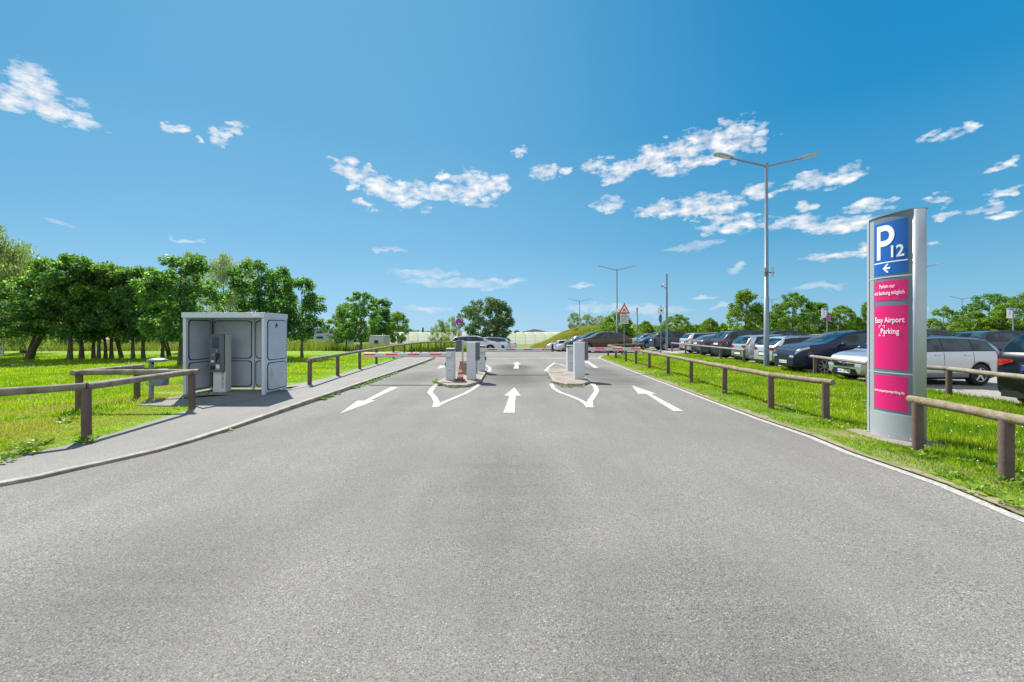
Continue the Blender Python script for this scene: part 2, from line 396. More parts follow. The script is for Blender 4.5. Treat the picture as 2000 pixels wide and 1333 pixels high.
M_verge = grassmat('verge', (.10,.19,.018,1), (.17,.26,.03,1), (.25,.21,.12,1), 1.0, .8)
M_field = grassmat('field', (.12,.20,.03,1), (.20,.23,.06,1), (.26,.21,.09,1), .8, .2)
M_soil = mat('bare_soil', (.22,.18,.12), .95, noise=.35, nscale=7, bump=.5, bscale=40)
M_galv = mat('galvanised_steel', (.20,.245,.29), .5, .35, noise=.15, nscale=20)
M_galvd = mat('painted_grey_pole', (.20,.25,.30), .5, .3, noise=.12, nscale=12)
M_white = mat('white_housing', (.54,.56,.59), .4, noise=.03, nscale=6)
M_dark = mat('dark_grey_panel', (.085,.11,.14), .4, noise=.05)
M_black = mat('black_rubber', (.012,.012,.013), .6)
M_red = mat('signal_red', (.70,.03,.02), .4)
M_pinkr = mat('rubber_strip', (.60,.36,.36), .5)
M_cream = mat('cream_post', (.50,.47,.38), .5, noise=.1)
M_blue = mat('sign_blue', (.0,.105,.42), .45, noise=.05, nscale=30)
M_blue2 = mat('zone_blue', (.0,.22,.58), .45)
M_sblue = mat('prohibition_blue', (.0,.05,.62), .4)
M_signw = mat('sign_white', (.72,.73,.74), .4, noise=.03)
M_pylonw = mat('lettering_white', (.85,.86,.88), .45)
M_mag = mat('magenta_panel', (.66,.008,.15), .4, noise=.02)
M_alu = mat('silver_cladding', (.40,.44,.48), .42, .25, noise=.04, nscale=3)
M_alud = mat('slate_cladding', (.155,.20,.24), .42, .2, noise=.04, nscale=3)
M_edge = mat('edge_profile', (.58,.61,.64), .35, .4)
M_wood = mat('weathered_rail', (.27,.235,.19), .85, noise=.0, nscale=5, bump=.6, bscale=26, col2=(.15,.125,.095,1))
M_moss = mat('mossy_rail', (.25,.215,.16), .9, nscale=8, bump=.8, bscale=34, col2=(.16,.115,.045,1))
M_post = mat('brown_post', (.125,.082,.070), .8, noise=.15, nscale=6, bump=.3, bscale=50)
M_shel = mat('shelter_panel', (.45,.50,.57), .38, noise=.06, nscale=2.5)
M_shelf = mat('shelter_frame', (.53,.58,.645), .38, noise=.04)
M_worn = mat('worn_patch', (.50,.48,.44), .4, noise=.15, nscale=3)
M_gasket = mat('gasket', (.02,.022,.03), .5)
M_glassd = mat('dark_glass', (.012,.02,.028), .06, spec=.6)
M_screen = mat('display_glass', (.01,.03,.08), .1)
M_cabin = mat('cabin_white', (.55,.56,.54), .5, noise=.08, nscale=5)
M_gh = mat('greenhouse_sheet', (.93,.94,.86), .3, noise=.12, nscale=.25)
_t, _b, _N, _L = nodes(M_gh); _tr = _N('ShaderNodeBsdfTranslucent'); _tr.inputs[0].default_value = (.96,.97,.90,1); _ms = _N('ShaderNodeMixShader'); _ms.inputs[0].default_value = .6
_L(_b.outputs[0], _ms.inputs[1]); _L(_tr.outputs[0], _ms.inputs[2]); _L(_ms.outputs[0], _t.nodes['Material Output'].inputs[0])
M_ghf = mat('greenhouse_frame', (.60,.63,.62), .4)
M_hroof = mat('hangar_roof', (.22,.27,.31), .5, noise=.05)
M_bark = mat('bark', (.11,.082,.062), .9, noise=.35, nscale=7, bump=.6, bscale=20)
M_lgt = mat('lamp_lens', (.62,.60,.48), .2)
M_leafA = leafmat('maple_leaves', (.040,.115,.055,1), (.16,.29,.055,1), .52)
M_leafB = leafmat('yellowing_leaves', (.07,.15,.03,1), (.22,.31,.04,1), .45)
M_leafW = leafmat('willow_leaves', (.14,.20,.10,1), (.27,.33,.19,1), .42)
M_leafR = leafmat('light_leaves', (.07,.15,.02,1), (.20,.31,.04,1), .45)
M_leafO = leafmat('grey_green_leaves', (.06,.12,.065,1), (.18,.26,.15,1), .38)
M_leafD = leafmat('hedge_leaves', (.03,.085,.04,1), (.06,.14,.05,1), .3)
M_blade = leafmat('grass_blades', (.15,.28,.015,1), (.31,.42,.045,1), .45, .6, .1, .9)
M_bladed = leafmat('dry_blades', (.27,.26,.09,1), (.24,.33,.07,1), .3, .7, .1)
M_flower = mat('clover_heads', (.75,.75,.70), .8)

# ------------------------------------------------------------------ ground, road, path
def strip(name, ys, xl, xr, zf, m, nx=2, parent=None):
    mb = MB(); n = nx + 1
    for y in ys:
        a, b = xl(y), xr(y)
        for i in range(n):
            x = a + (b - a) * i / nx; mb.v.append((x, y, zf(x, y)))
    for j in range(len(ys) - 1):
        for i in range(nx):
            mb.f.append((j*n+i, j*n+i+1, (j+1)*n+i+1, (j+1)*n+i)); mb.m.append(0); mb.sm.append(True)
    return struct(mb.build(name, m))
def grid(name, xs, ys, zf, m):
    xs = np.array(xs); ys = np.array(ys); Xg, Yg = np.meshgrid(xs, ys); Zg = zf(Xg, Yg)
    mb = MB(); mb.v = list(zip(Xg.ravel().tolist(), Yg.ravel().tolist(), Zg.ravel().tolist())); n = len(xs)
    for j in range(len(ys)-1):
        for i in range(n-1):
            mb.f.append((j*n+i, j*n+i+1, (j+1)*n+i+1, (j+1)*n+i)); mb.m.append(0); mb.sm.append(True)
    return struct(mb.build(name, m))
xs = sorted(set(list(np.arange(-60, 61, 1.5)) + [-1500,-700,-400,-250,-160,-110,-80] + [80,110,160,250,400,700,1500]))
ys = sorted(set([-40,-10] + list(np.arange(0, 116, 1.5)) + [125,140,155,170,185,200,250,350,600,1000,2000]))
grid('ground', xs, ys, lambda x, y: terr(x, y) - .05, M_field)
LK = [(-8.5,1.2),(-5.9,3.2),(-5.31,4.25),(-5.15,4.46),(-5.03,4.78),(-4.87,5.12),(-4.73,5.47),(-4.65,5.94),(-4.60,6.69),(-4.58,7.52),(-4.56,9.1),(-4.53,10.1),(-4.54,11.2),(-4.54,13.2),(-4.54,16.8),(-4.62,22.4),(-4.75,25.2),(-5.2,26.6),(-6.4,27.4),(-9.0,27.8)]
def lk(y): return float(np.interp(y, [p[1] for p in LK], [p[0] for p in LK]))
RL = [(4.1,-6),(4.3,2),(4.42,3.54),(4.55,4.31),(4.52,5.45),(4.62,6.27),(4.60,7.6),(4.70,9.96),(4.87,13.1),(5.15,19.2),(5.48,25.5),(6.1,27.6),(7.4,28.8),(9.5,29.4)]
def rl(y): return float(np.interp(y, [p[1] for p in RL], [p[0] for p in RL]))
# the road: one sheet, widening into the cross road and car park behind the barriers
road = strip('road', [-12,0,2,4,8,14,20,25,28,30,33.5,38,44,50,58,66,75], lambda y: -60 if y < 2.5 or 27.6 < y < 36 else (-6.5 if y < 27.6 else -8), lambda y: 12 if y < 29 else (12 if y > 37 else 60), lambda x, y: float(terr(x, y)), M_road, 24)
gut = strip('gutter', [24.9,25.3], lambda y: lk(24), lambda y: rl(y)-.1, lambda x, y: .004, M_gut)
# left lawn and path
zp = .075
def kf(y): return .42 + .58*float(sstep(5.2, 10, y))
PLB = [(-9.2,1.8),(-7.3,3.6),(-6.38,5.1),(-6.17,5.42),(-6.12,5.86),(-6.12,6.46),(-6.3,7.4),(-6.33,8.1),(-6.45,8.7),(-6.45,11.5),(-6.3,12.0),(-6.1,13.7),(-6.3,15.6),(-6.5,19.7),(-6.6,26.6),(-7.2,27.2),(-9,27.6)]
def plb(y): return float(np.interp(y, [p[1] for p in PLB], [p[0] for p in PLB]))
ylist = [1.9,2.4,3,3.5,4,4.5,5,5.4,5.8,6.4,7,7.6,8.1,8.8,10,11.5,12,13.7,15.6,17.5,19.7,22,24.5,26.6,27.2]
def strip2(name, ys, xl, xr, zf, m, nx=2): return strip(name, ys, xl, xr, zf, m, nx)
strip('footpath', ylist, lambda y: plb(y)-.06, lambda y: lk(y)-.06, lambda x, y: zp*kf(y), M_path)
kb = MB()
kp = [Vector((x, y, 0)) for x, y in LK[:-1]]
fine = []
for i in range(len(kp)-1):
    n = max(1, int((kp[i+1]-kp[i]).length/.5))
    for k in range(n): fine.append(kp[i].lerp(kp[i+1], k/n))
fine.append(kp[-1])
prof = [(0,0),(0,.075),(.008,.088),(.095,.09),(.095,0)]
vs = []; fs = []
for i, p in enumerate(fine):
    t = (fine[min(i+1,len(fine)-1)] - fine[max(i-1,0)]).normalized(); nrm = Vector((-t.y, t.x, 0))
    h = kf(p.y)
    for a, z in prof: vs.append(p + nrm*a + Vector((0,0,z*h)))
for i in range(len(fine)-1):
    for k in range(4): fs.append((i*5+k, i*5+k+1, (i+1)*5+k+1, (i+1)*5+k))
kb.add(vs, fs); struct(kb.build('kerb', M_kerb))
strip('lawn', [-6,-2,1.8]+ylist[1:]+[30,33.5,37,41,46,52,60,75], lambda y: -120, lambda y: plb(y) if y < 27.3 else (-9 if y < 36 else -7.5), lambda x, y: float(terr(x, y))+.068*kf(y), M_lawn, 12)
pad = [P(396,797,.085),P(384,793,.085),P(300,792,.085),P(261,790,.085),P(290,784,.085),P(327,776,.085),P(354,771,.085),P(450,765,.085),P(560,764,.085),P(604,754,.085)]
pad = [(p.x,p.y) for p in pad] + [(-6.0,11.6),(-5.9,9.2)]
mb = MB(); mb.prism(pad, .02, .084); struct(mb.build('paved_area', M_path))
# right verge, parking surface
strip('verge', [-6,0,2,3.54,4.31,5.45,6.27,7.6,9.96,13.1,16,19.2,22,25.5,26.6,27.6,28.3,28.8,29.2], rl, lambda y: 10.15+.085*max(y,0), lambda x, y: .014+.02*float(sstep(0,.5,x-rl(y))), M_verge, 30)
strip('car_park', [-6,0,6,12,18,24,30,36,44,60,73], lambda y: 9.6+.085*max(y,0), lambda y: 62, lambda x, y: .008+float(terr(x,y)) if x > 13 or y < 33 else float(terr(x,y))+.008, M_lot, 20)
# painted markings
zk = .006
def poly(mb, pts, z=zk): mb.add([(p[0],p[1],z) for p in pts], [tuple(range(len(pts)))])
def ribbon(mb, pts, wd, z=zk):
    pts = [Vector((p[0],p[1],0)) for p in pts]; vs = []
    if isinstance(wd, (int,float)): wd = [wd]*len(pts)
    for i, p in enumerate(pts):
        t = (pts[min(i+1,len(pts)-1)] - pts[max(i-1,0)]).normalized(); n = Vector((-t.y,t.x,0))*wd[i]/2
        vs += [(p+n).to_tuple()[:2]+(z,), (p-n).to_tuple()[:2]+(z,)]
    mb.add(vs, [(2*i,2*i+1,2*i+3,2*i+2) for i in range(len(pts)-1)])
mb = MB(); ribbon(mb, [(x-.07,y) for x,y in RL[1:-1]], .105, .005); struct(mb.build('road_edge_marking', M_paintd))
def pxpoly(name, pts, m=M_paint):
    mb = MB(); poly(mb, [P(*p) for p in pts]); return struct(mb.build(name, m))
s3 = lambda x, y: (820+.1*x, 690+.1*y)
s2 = lambda x, y: (640+.12*x, 680+.12*y)
s4 = lambda x, y: (1040+.16*x, 690+.16*y)
def concave(name, pts): # triangulated through tessellation
    from mathutils.geometry import tessellate_polygon
    q = [P(*p) for p in pts]; mb = MB()
    mb.add([(a.x,a.y,zk) for a in q], tessellate_polygon([q])); return struct(mb.build(name, M_paint))
concave('road_arrow_marking', [s3(*p) for p in [(1845,678),(1972,837),(1870,838),(1852,1172),(1630,1170),(1752,838),(1648,835)]])
concave('road_arrow_marking', [s3(*p) for p in [(1903,173),(1982,216),(1930,220),(1930,306),(1826,304),(1862,220),(1812,214)]])
concave('road_arrow_marking', [s2(*p) for p in [(200,1072),(485,862),(598,862),(1020,642),(1150,642),(690,858),(780,860)]])
concave('road_arrow_marking', [s4(*p) for p in [(1213,398),(1508,497),(1450,503),(1842,712),(1722,712),(1385,500),(1290,500)]])
concave('road_arrow_marking', [s3(*p) for p in [(338,308),(388,250),(600,244),(700,246),(700,262),(620,270),(500,275)]])
concave('road_arrow_marking', [s4(*p) for p in [(620,104),(690,104),(722,128),(810,182),(748,182),(676,122),(560,124)]])
RZ = .006
def rib(name, pts, wd):
    global RZ; RZ += .0006; mb = MB(); ribbon(mb, [P(*p) for p in pts], wd, RZ); return struct(mb.build(name, M_paint))
rib('island_marking', [s3(*p) for p in [(350,605),(255,680),(195,770),(285,870),(330,960),(300,1062)]], .135)
rib('island_marking', [s3(*p) for p in [(1170,605),(1060,690),(900,785),(640,895),(450,975),(300,1058)]], .115)
rib('island_marking', [s4(*p) for p in [(228,378),(258,430),(330,480),(470,530),(590,580),(650,620),(690,668)]], .115)
rib('island_marking', [s4(*p) for p in [(724,370),(770,420),(785,465),(745,530),(700,590),(705,668)]], .135)
rib('island_marking', [s4(*p) for p in [(158,225),(190,180),(240,145),(262,125)]], .12)
rib('island_marking', [s4(*p) for p in [(250,120),(330,138),(425,170),(520,200)]], .10)
rib('island_marking', [s3(*p) for p in [(1345,372),(1375,300),(1330,265),(1262,235)]], .12)
# saw-cut joints and induction loops
mb = MB()
for (a, b, wd) in [((640,751.5),(846,751.5),.03),((930,756),(1230,757),.022),((950,731.3),(1066,731.2),.035),((1140,730.2),(1238,728),.03),((700,766),(1330,769),.0)]:
    if wd: ribbon(mb, [P(*a), P((a[0]+b[0])/2,(a[1]+b[1])/2+.15), P(*b)], wd, .003)
struct(mb.build('road_joint', M_crack))

# traffic islands
zi = .08
def island(name, pl, label):
    mb = MB(); mb.prism(pl, 0, zi); cx = sum(p[0] for p in pl)/len(pl); cy = sum(p[1] for p in pl)/len(pl)
    e = struct(mb.build(name, M_kerb, bevel=.015))
    mb = MB(); mb.add([(cx+(x-cx)*.88, cy+(y-cy)*.965, zi+.003) for x, y in pl], [tuple(range(len(pl)))])
    o = mb.build('paving', M_conc, e); return e
def G2(px, py, z=0): p = P(px, py, z); return (p.x, p.y)
IL = [G2(875,757.5),G2(911,757),G2(938,749.5),G2(951,727.5),(-1.15,17.6),(-1.5,18.1),(-2.0,17.6),(-2.28,13.2),G2(853,750)]
IR = [G2(1107,755),G2(1137.6,755),G2(1152,749),(2.55,16.4),(2.2,17.2),(1.6,17.2),G2(1067,728),G2(1081,749)]
island('traffic_island', IL, ''); island('traffic_island', IR, '')
mb = MB(); q = P(1100,731.5,zi); mb.box((q.x-.28,q.y-.3,zi),(q.x+.28,q.y+.3,zi+.008)); tag(mb.build('access_cover', M_conc), 'flat square access cover set in the right hand traffic island', 'cover')

# ------------------------------------------------------------------ barriers and ticket columns
def barrier(label, px0, px1, base, side, boom_px, boom_z, y_boom_off=-.08, red_first=True, phase=0):
    b = P((px0+px1)/2, base, zi); w_ = (px1-px0)/F*b.y
    t = thing('barrier_gate', label, 'barrier', (b.x, b.y+.2, zi), 0, 'barrier gates of the car park entrance')
    h = 1.0
    mb = MB(); mb.rbox((-w_/2,-.2,0),(w_/2,.2,h-.085), .02); mb.build('housing', M_white, t, bevel=.004)
    mb = MB(); mb.rbox((-w_/2,-.2,h-.085),(w_/2,.2,h-.012), .02); mb.build('dark_band', M_dark, t)
    mb = MB(); mb.rbox((-w_/2-.003,-.203,h-.012),(w_/2+.003,.203,h+.008), .02); mb.build('lid', M_white, t)
    x1 = (boom_px-1000)/F*(b.y-.02) - b.x
    x0 = side*w_/2*.2
    mb = MB(); yb = -.26; z0 = boom_z-zi-.055; z1 = boom_z-zi+.055
    xa, xb = sorted((x0, x1)); mb.box((xa,yb-.02,z0),(xb,yb+.03,z1)); bo = mb.build('boom', M_white, t, bevel=.008)
    mb = MB(); L_ = abs(x1)-w_/2; per = .70; red = .37; n = int(L_/per)+1
    for k in range(n):
        u0 = abs(x1)-phase-k*per-red; u1 = abs(x1)-phase-k*per
        u0 = max(u0, w_/2+.02); u1 = min(u1, abs(x1)-.002)
        if u1-u0 > .03:
            a_, c_ = sorted((side*u0, side*u1)); mb = MB(); mb.box((a_,yb-.0235,z0+.045),(c_,yb-.0195,z0+.085)); mb.build('red_stripe', M_red, bo)
    mb = MB(); mb.box((xa,yb-.012,z0-.022),(xb,yb+.02,z0)); mb.build('rubber_edge', M_pinkr, bo)
    mb = MB(); a_, c_ = sorted((-side*w_/2*.55, side*w_/2)); mb.rbox((a_,yb-.05,z0-.02),(c_,-.2,z1+.02), .012); mb.build('boom_bracket', M_white, t, bevel=.006)
    mb = MB(); sxx = side*(w_/2); a_, c_ = sorted((sxx, sxx+side*.05)); mb.box((a_,-.06,.42),(c_,.06,.55)); mb.build('sensor_box', M_dark, t)
    mb = MB(); mb.box((-.05,-.205,.3),(.05,-.2,.31)) ; mb.build('lock_slot', M_dark, t)
    return t, w_
barrier('barrier gate at the front left of the left island, boom reaching to the footpath', 870.3,886.7,743,-1,711,.893)
t, w_ = barrier('barrier gate at the back of the left island with its boom across the middle lane', 933.5,946.8,725.7,1,1076.5,.92, phase=.0)
mb = MB(); mb.tube([(-w_*.1,-.215,.87),(-w_*.1,-.20,.87)], .035, 16); mb.build('round_emblem', M_dark, t)
t, w_ = barrier('barrier gate on the right island with its boom across the right lane', 1108.5,1122,725,1,1250,.95, phase=.0)
mb = MB(); mb.tube([(.0,-.215,.85),(.0,-.20,.85)], .038, 16); mb.build('round_emblem', M_dark, t)
def column(label, px0, px1, base, h):
    b = P((px0+px1)/2, base, zi); w_ = (px1-px0)/F*b.y
    t = thing('ticket_column', label, 'ticket machine', (b.x, b.y+.17, zi), 0, 'ticket columns facing the drivers')
    mb = MB(); mb.rbox((-w_/2,-.17,0),(w_/2,.17,h), .022); mb.build('housing', M_white, t, bevel=.006)
    mb = MB(); mb.rbox((w_/2,-.16,.62),(w_/2+.115,.17,h-.004), .02); mb.build('reader_panel', M_dark, t, bevel=.004)
    mb = MB(); mb.box((w_/2+.115,-.05,.68),(w_/2+.14,.05,.71)); mb.build('ticket_slot', M_black, t)
    mb = MB(); mb.box((w_/2+.116,-.09,.92),(w_/2+.119,.09,1.08)); mb.build('display', M_screen, t)
    return t
column('tall white ticket column right of the traffic cone on the left island', 911.2,928.8,742,1.2)
column('tall white ticket column at the front of the right island', 1122.5,1142.3,741,1.2)
b = P(931.3,729.8,zi)
t = thing('support_pole', 'short grey steel post behind the white ticket column on the left island', 'post', b)
mb = MB(); mb.tube([(0,0,0),(0,0,.78)], .03, 10); mb.build('shaft', M_galvd, t)
mb = MB(); mb.box((-.06,-.06,0),(.06,.06,.012)); mb.build('base_plate', M_galvd, t)
# intercom on cream post, concrete blocks
b = AT(903.5, 15.6, zi)
t = thing('intercom_post', 'cream post with a dark ribbed box near its top behind the traffic cone', 'intercom', b)
mb = MB(); mb.box((-.035,-.035,.3),(.035,.035,1.22)); mb.build('post', M_cream, t, bevel=.006)
mb = MB(); mb.box((-.235,-.09,.83),(-.04,.09,1.21))
for k in range(4): mb.box((-.215+.045*k,-.097,.85),(-.195+.045*k,-.09,1.19))
mb.build('dark_box', M_dark, t, bevel=.006)
mb = MB(); b2 = AT(904.5,15.65,zi); mb.box((-.11,-.12,0),(.11,.12,.38)); mb.box((-.13,-.14,.38),(.13,.14,.42)); o = mb.build('concrete_block', M_conc, None, b2, bevel=.015)
tag(o, 'taller concrete block holding the cream intercom post behind the traffic cone', 'block')
mb = MB(); b2 = AT(909.0,14.9,zi); mb.box((-.11,-.1,0),(.09,.12,.43)); o = mb.build('concrete_block', M_conc, None, b2, bevel=.015)
tag(o, 'concrete block standing against the left side of the white ticket column', 'block')
# cone
b = P(899,743.2,zi)
t = thing('traffic_cone', 'orange and white striped traffic cone on the left island', 'cone', b)
mb = MB(); mb.rbox((-.15,-.15,0),(.15,.15,.03), .03); mb.build('base', M_black, t, bevel=.006)
M_cone = mat('cone_orange', (.80,.09,.02), .45); M_cone2 = mat('cone_red', (.62,.05,.02), .45); M_refl = mat('reflective_white', (.62,.62,.60), .35)
hs_ = [.03,.11,.19,.26,.34,.47]; ms = [M_cone2,M_refl,M_cone2,M_refl,M_cone]
cone_mb = MB()
for k in range(5):
    r0 = .105-.165*(hs_[k]-.03); r1 = .105-.165*(hs_[k+1]-.03); cone_mb.lathe([(r0,hs_[k]),(r1,hs_[k+1])], 20, k)
cone_mb.lathe([(.032,.47),(.026,.48),(.012,.475)], 20, 4)
cone_mb.build('striped_cone', ms, t)

# ------------------------------------------------------------------ wooden rail fences
def fence(label, posts, rails, group=None, rad=.055, prad=.06, z0=0.0, rmat=M_wood, hh=.78):
    """posts: (x, y); rails: lists of (x, y) that carry the rail"""
    p0 = posts[0]
    t = thing('wooden_fence', label, 'fence', (p0[0], p0[1], z0), 0, group)
    for k, (x, y) in enumerate(posts):
        mb = MB(); n = 10; le = random.uniform(-.012,.012)
        mb.tube([(0,0,-.05),(le*.5,0,.35),(le,0,hh-.085)], [prad,prad*.99,prad*.98], 12)
        mb.build('post', M_post, t, (x-p0[0], y-p0[1], 0))
    for rl_ in rails:
        a = Vector((rl_[0][0]-p0[0], rl_[0][1]-p0[1], hh-rad)); pts = [Vector((x-p0[0], y-p0[1], hh-rad)) for x, y in rl_]
        for i in range(len(pts)-1):
            u, v = pts[i], pts[i+1]; dr = (v-u).normalized(); L_ = (v-u).length
            ex0 = .13 if i == 0 else -.002; ex1 = .13 if i == len(pts)-2 else -.002
            u2 = u - dr*ex0; v2 = v + dr*ex1; n = max(3, int(L_/.4)); q = []; rr = []
            for k in range(n+1):
                s_ = k/n; p = u2.lerp(v2, s_); p = p + Vector((random.uniform(-.006,.006), random.uniform(-.006,.006), random.uniform(-.005,.005)))
                q.append(p); rr.append(rad*random.uniform(.94,1.05))
            mb = MB(); mb.tube(q, rr, 12); mb.build('rail', rmat, t)
    return t
def gp(px, py, z=0.0): p = P(px, py, z); return (p.x, p.y)
ZL = .075
A1, A2, A3, A4 = gp(169,851,ZL), gp(375,797,ZL), gp(154.5,799,ZL), gp(268,778,ZL)
fence('low log fence beside the footpath turning back around the litter bin at the left', [A1,A2,A3,A4,(-7.7,4.6)], [[(-7.7,4.6),A1,A2],[A2,A3],[A3,A4]], 'wooden rail fences', z0=ZL)
B = [gp(604.6,751.5,ZL),gp(659.7,734,ZL),gp(702.6,721,ZL),gp(735.3,711.5,ZL),(-6.95,24.0),(-7.0,26.6),(-7.1,29.0),(-7.0,31.4),(-6.75,33.0),(-6.35,34.2),(-6.0,34.6)]
fence('long log fence running along the left footpath towards the parked white cars', B, [B], 'wooden rail fences', z0=ZL)
B2 = [(-5.75,35.0),(-5.2,35.4),(-4.6,35.8)]
fence('short log fence piece behind the left cars at the end of the footpath', B2, [B2], 'wooden rail fences', z0=0)
D = [gp(1613,826),gp(1506,802),gp(1415,772),gp(1349.5,749.6),gp(1305,733.5),gp(1268.5,722.6),gp(1242.4,713),gp(1222.5,708),gp(1203,702),gp(1188,697.5),gp(1215,694),gp(1256,690.7)]
Dc = D[:9] + [D[9]] + [((D[9][0]+D[10][0])/2-.35, (D[9][1]+D[10][1])/2+.2)] + D[10:]
fence('long mossy log fence on the grass beside the right edge line', D, [Dc], 'wooden rail fences', rmat=M_moss)
Cc = [gp(1793,888),gp(1965,947),(5.05,2.4)]
fence('short log fence in front of the magenta sign pylon', Cc, [Cc], 'wooden rail fences', rmat=M_moss, hh=.76, rad=.055)
E = [gp(1453,713),gp(1408,705),gp(1369.5,698),gp(1339,693),gp(1312.5,687.5)]
fence('log fence behind the rear bumpers of the silver hatchback and the grey cars', E, [E], 'wooden rail fences')
Fp = [gp(1516.5,722.6),gp(1592,736.6),gp(1696,761),gp(1853,779.6),(9.72,7.2)]
fence('log fence in front of the black car and the silver estate with round wheels', Fp, [Fp], 'wooden rail fences')

# ------------------------------------------------------------------ shelter with pay machine
zs = .088
fl = P(357,771.8,zs); fr = P(520,771,zs)
x0, x1 = fl.x, fr.x; y0 = fl.y; SD = .98; H = HZ(611, y0)-zs
t = thing('shelter', 'grey open fronted shelter with rounded panels around the pay machine', 'shelter', (x0, y0, zs))
Wd = x1-x0; fw = .075; th = .05
def rrect(w_, h_, r=.09, n=4):
    pl = []
    for cx, cy, a0 in ((w_-r,h_-r,0),(r,h_-r,90),(r,r,180),(w_-r,r,270)):
        for k in range(n+1):
            a = R(a0+90*k/n); pl.append((cx+r*math.cos(a), cy+r*math.sin(a)))
    return pl
def panel(origin, ux, w_, h_, nrm, name='wall_panel', m=None, z=0):
    """rounded panel with a dark gasket standing 3 mm proud of the wall; ux runs along it, nrm faces the viewer"""
    o = Vector(origin); ux = Vector(ux); nrm = Vector(nrm); uz = Vector((0,0,1))
    outer = rrect(w_, h_); inner = [(a*(w_-.044)/w_+.022, b*(h_-.044)/h_+.022) for a, b in outer]
    out = [o+ux*a+uz*b+nrm*.008 for a, b in outer]; inn = [o+ux*a+uz*b+nrm*.012 for a, b in inner]; bk = [o+ux*a+uz*b for a, b in outer]
    n = len(out); mb = MB()
    mb.add(bk+out, [(i,(i+1)%n,n+(i+1)%n,n+i) for i in range(n)]); mb.add(out+inn, [(i,(i+1)%n,n+(i+1)%n,n+i) for i in range(n)])
    p = MB(); p.add(inn, [tuple(range(n))]); q = p.build(name, m or M_shel, t); mb.build('gasket', M_gasket, q); return q
top = .125; zmid = .80; z1p = H-top-.02; zb = .05
mb = MB()
mb.box((0,SD-th,zb),(Wd,SD,H-top)); mb.build('back_wall', M_shelf, t)
mb = MB(); mb.box((0,fw,zb),(th,SD-th,H-top)); mb.build('side_wall', M_shelf, t)
mb = MB(); mb.box((Wd-th,fw,zb),(Wd,SD-th,H-top)); mb.build('side_wall', M_shelf, t)
mb = MB(); mb.box((-.015,-.03,H-top),(Wd+.015,SD+.02,H)); mb.build('roof', M_shelf, t, bevel=.008)
for (a, b_) in ((0,0),(Wd-fw,0)):
    mb = MB(); mb.box((a,b_,0),(a+fw,b_+fw,H-top)); mb.build('corner_post', M_shelf, t, bevel=.004)
for a in (0, Wd*.56, Wd-fw):
    mb = MB(); mb.box((a,SD-th-.03,0),(a+.05,SD-th,H-top)); mb.build('back_post', M_shelf, t)
for z_, h_ in ((zb+.03, zmid-zb-.06), (zmid+.02, z1p-zmid-.04)):
    panel((.07,SD-th-.001,z_), (1,0,0), Wd*.56-.09, h_, (0,-1,0)); panel((Wd*.56+.07,SD-th-.001,z_), (1,0,0), Wd*.44-.14, h_, (0,-1,0))
    panel((Wd+.001,fw+.03,z_), (0,1,0), SD-fw-.07, h_, (1,0,0)); panel((th+.001,fw+.03,z_), (0,1,0), SD-fw-.16, h_, (1,0,0))
    panel((-.001,fw+.03,z_), (0,1,0), SD-fw-.07, h_, (-1,0,0)); panel((Wd-th-.001,fw+.03,z_), (0,1,0), SD-fw-.16, h_, (-1,0,0))
mb = MB(); pts = [(.0,0),(.12,.02),(.16,.12),(.14,.22),(.18,.32),(.12,.42),(.04,.5),(-.02,.3)]
mb.add([(Wd+.0145, .2+a, .15+b_) for a, b_ in pts], [tuple(range(8))]); mb.add([(Wd+.0145, .55+a*.8, .2+b_) for a, b_ in [(0,0),(.15,-.02),(.25,.1),(.28,.3),(.2,.28),(.12,.12)]], [tuple(range(6))]); mb.build('worn_patch', M_worn, t)
mb = MB(); mb.add([(Wd+.0145, .42+a, 1.62+b_) for a, b_ in [(0,0),(.04,-.01),(.05,.05),(.1,.02),(.11,.08),(.06,.13),(.02,.1)]], [tuple(range(7))]); mb.build('sticker', M_screen, t)
mb = MB(); mb.box((Wd-.27,-.034,H-.095),(Wd-.11,-.030,H-.03)); mb.build('small_plate', M_signw, t)
mb = MB(); mb.box((-.05,0.02,-.03),(Wd+.1,SD+.08,.004)); mb.build('floor_slab', M_pad, t)
# machine
mx0, mx1 = (415.5-1000)/F*(y0+.42), (441.5-1000)/F*(y0+.42); mz = zs+.006
md = .27; mh = HZ(654, y0+.42)-mz
t2 = thing('pay_machine', 'grey and white parking pay machine standing inside the shelter', 'pay machine', (mx0, y0+.40, mz))
mw = mx1-mx0
mb = MB(); mb.box((.02,0,0),(mw,md-.05,mh)); mb.build('housing', mat('machine_body', (.62,.62,.60), .4, noise=.02), t2, bevel=.008)
zf0 = mh-.93
mb = MB(); mb.rbox((-.035,-.06,zf0),(mw+.004,-.001,mh+.012), .022); mb.build('front_panel', M_dark, t2, bevel=.01)
yf = -.0625
def plate(name, a, b_, m, par=t2, dy=0): q = MB(); q.box((a[0],yf-dy,a[1]),(b_[0],yf+.003-dy,b_[1])); return q.build(name, m, par)
plate('screen', (.04,mh-.34), (.215,mh-.05), M_screen)
for k in range(4): plate('button', (.04+.052*k,mh-.415), (.062+.052*k,mh-.395), M_signw if k == 2 else M_black)
plate('coin_slot', (.03,mh-.52), (.10,mh-.47), mat('brass_plate', (.35,.28,.2), .4, .5)); plate('slot', (.04,mh-.505), (.06,mh-.48), M_black, dy=.003)
plate('ticket_recess', (.13,mh-.71), (.235,mh-.46), M_black); 
mb = MB(); mb.add([(.165,yf-.003,mh-.70),(.225,yf-.003,mh-.70),(.225,yf-.003,mh-.58),(.19,yf-.003,mh-.62)], [(0,1,2,3)]); mb.build('card_holder', mat('card_blue', (.06,.13,.3), .3), t2)
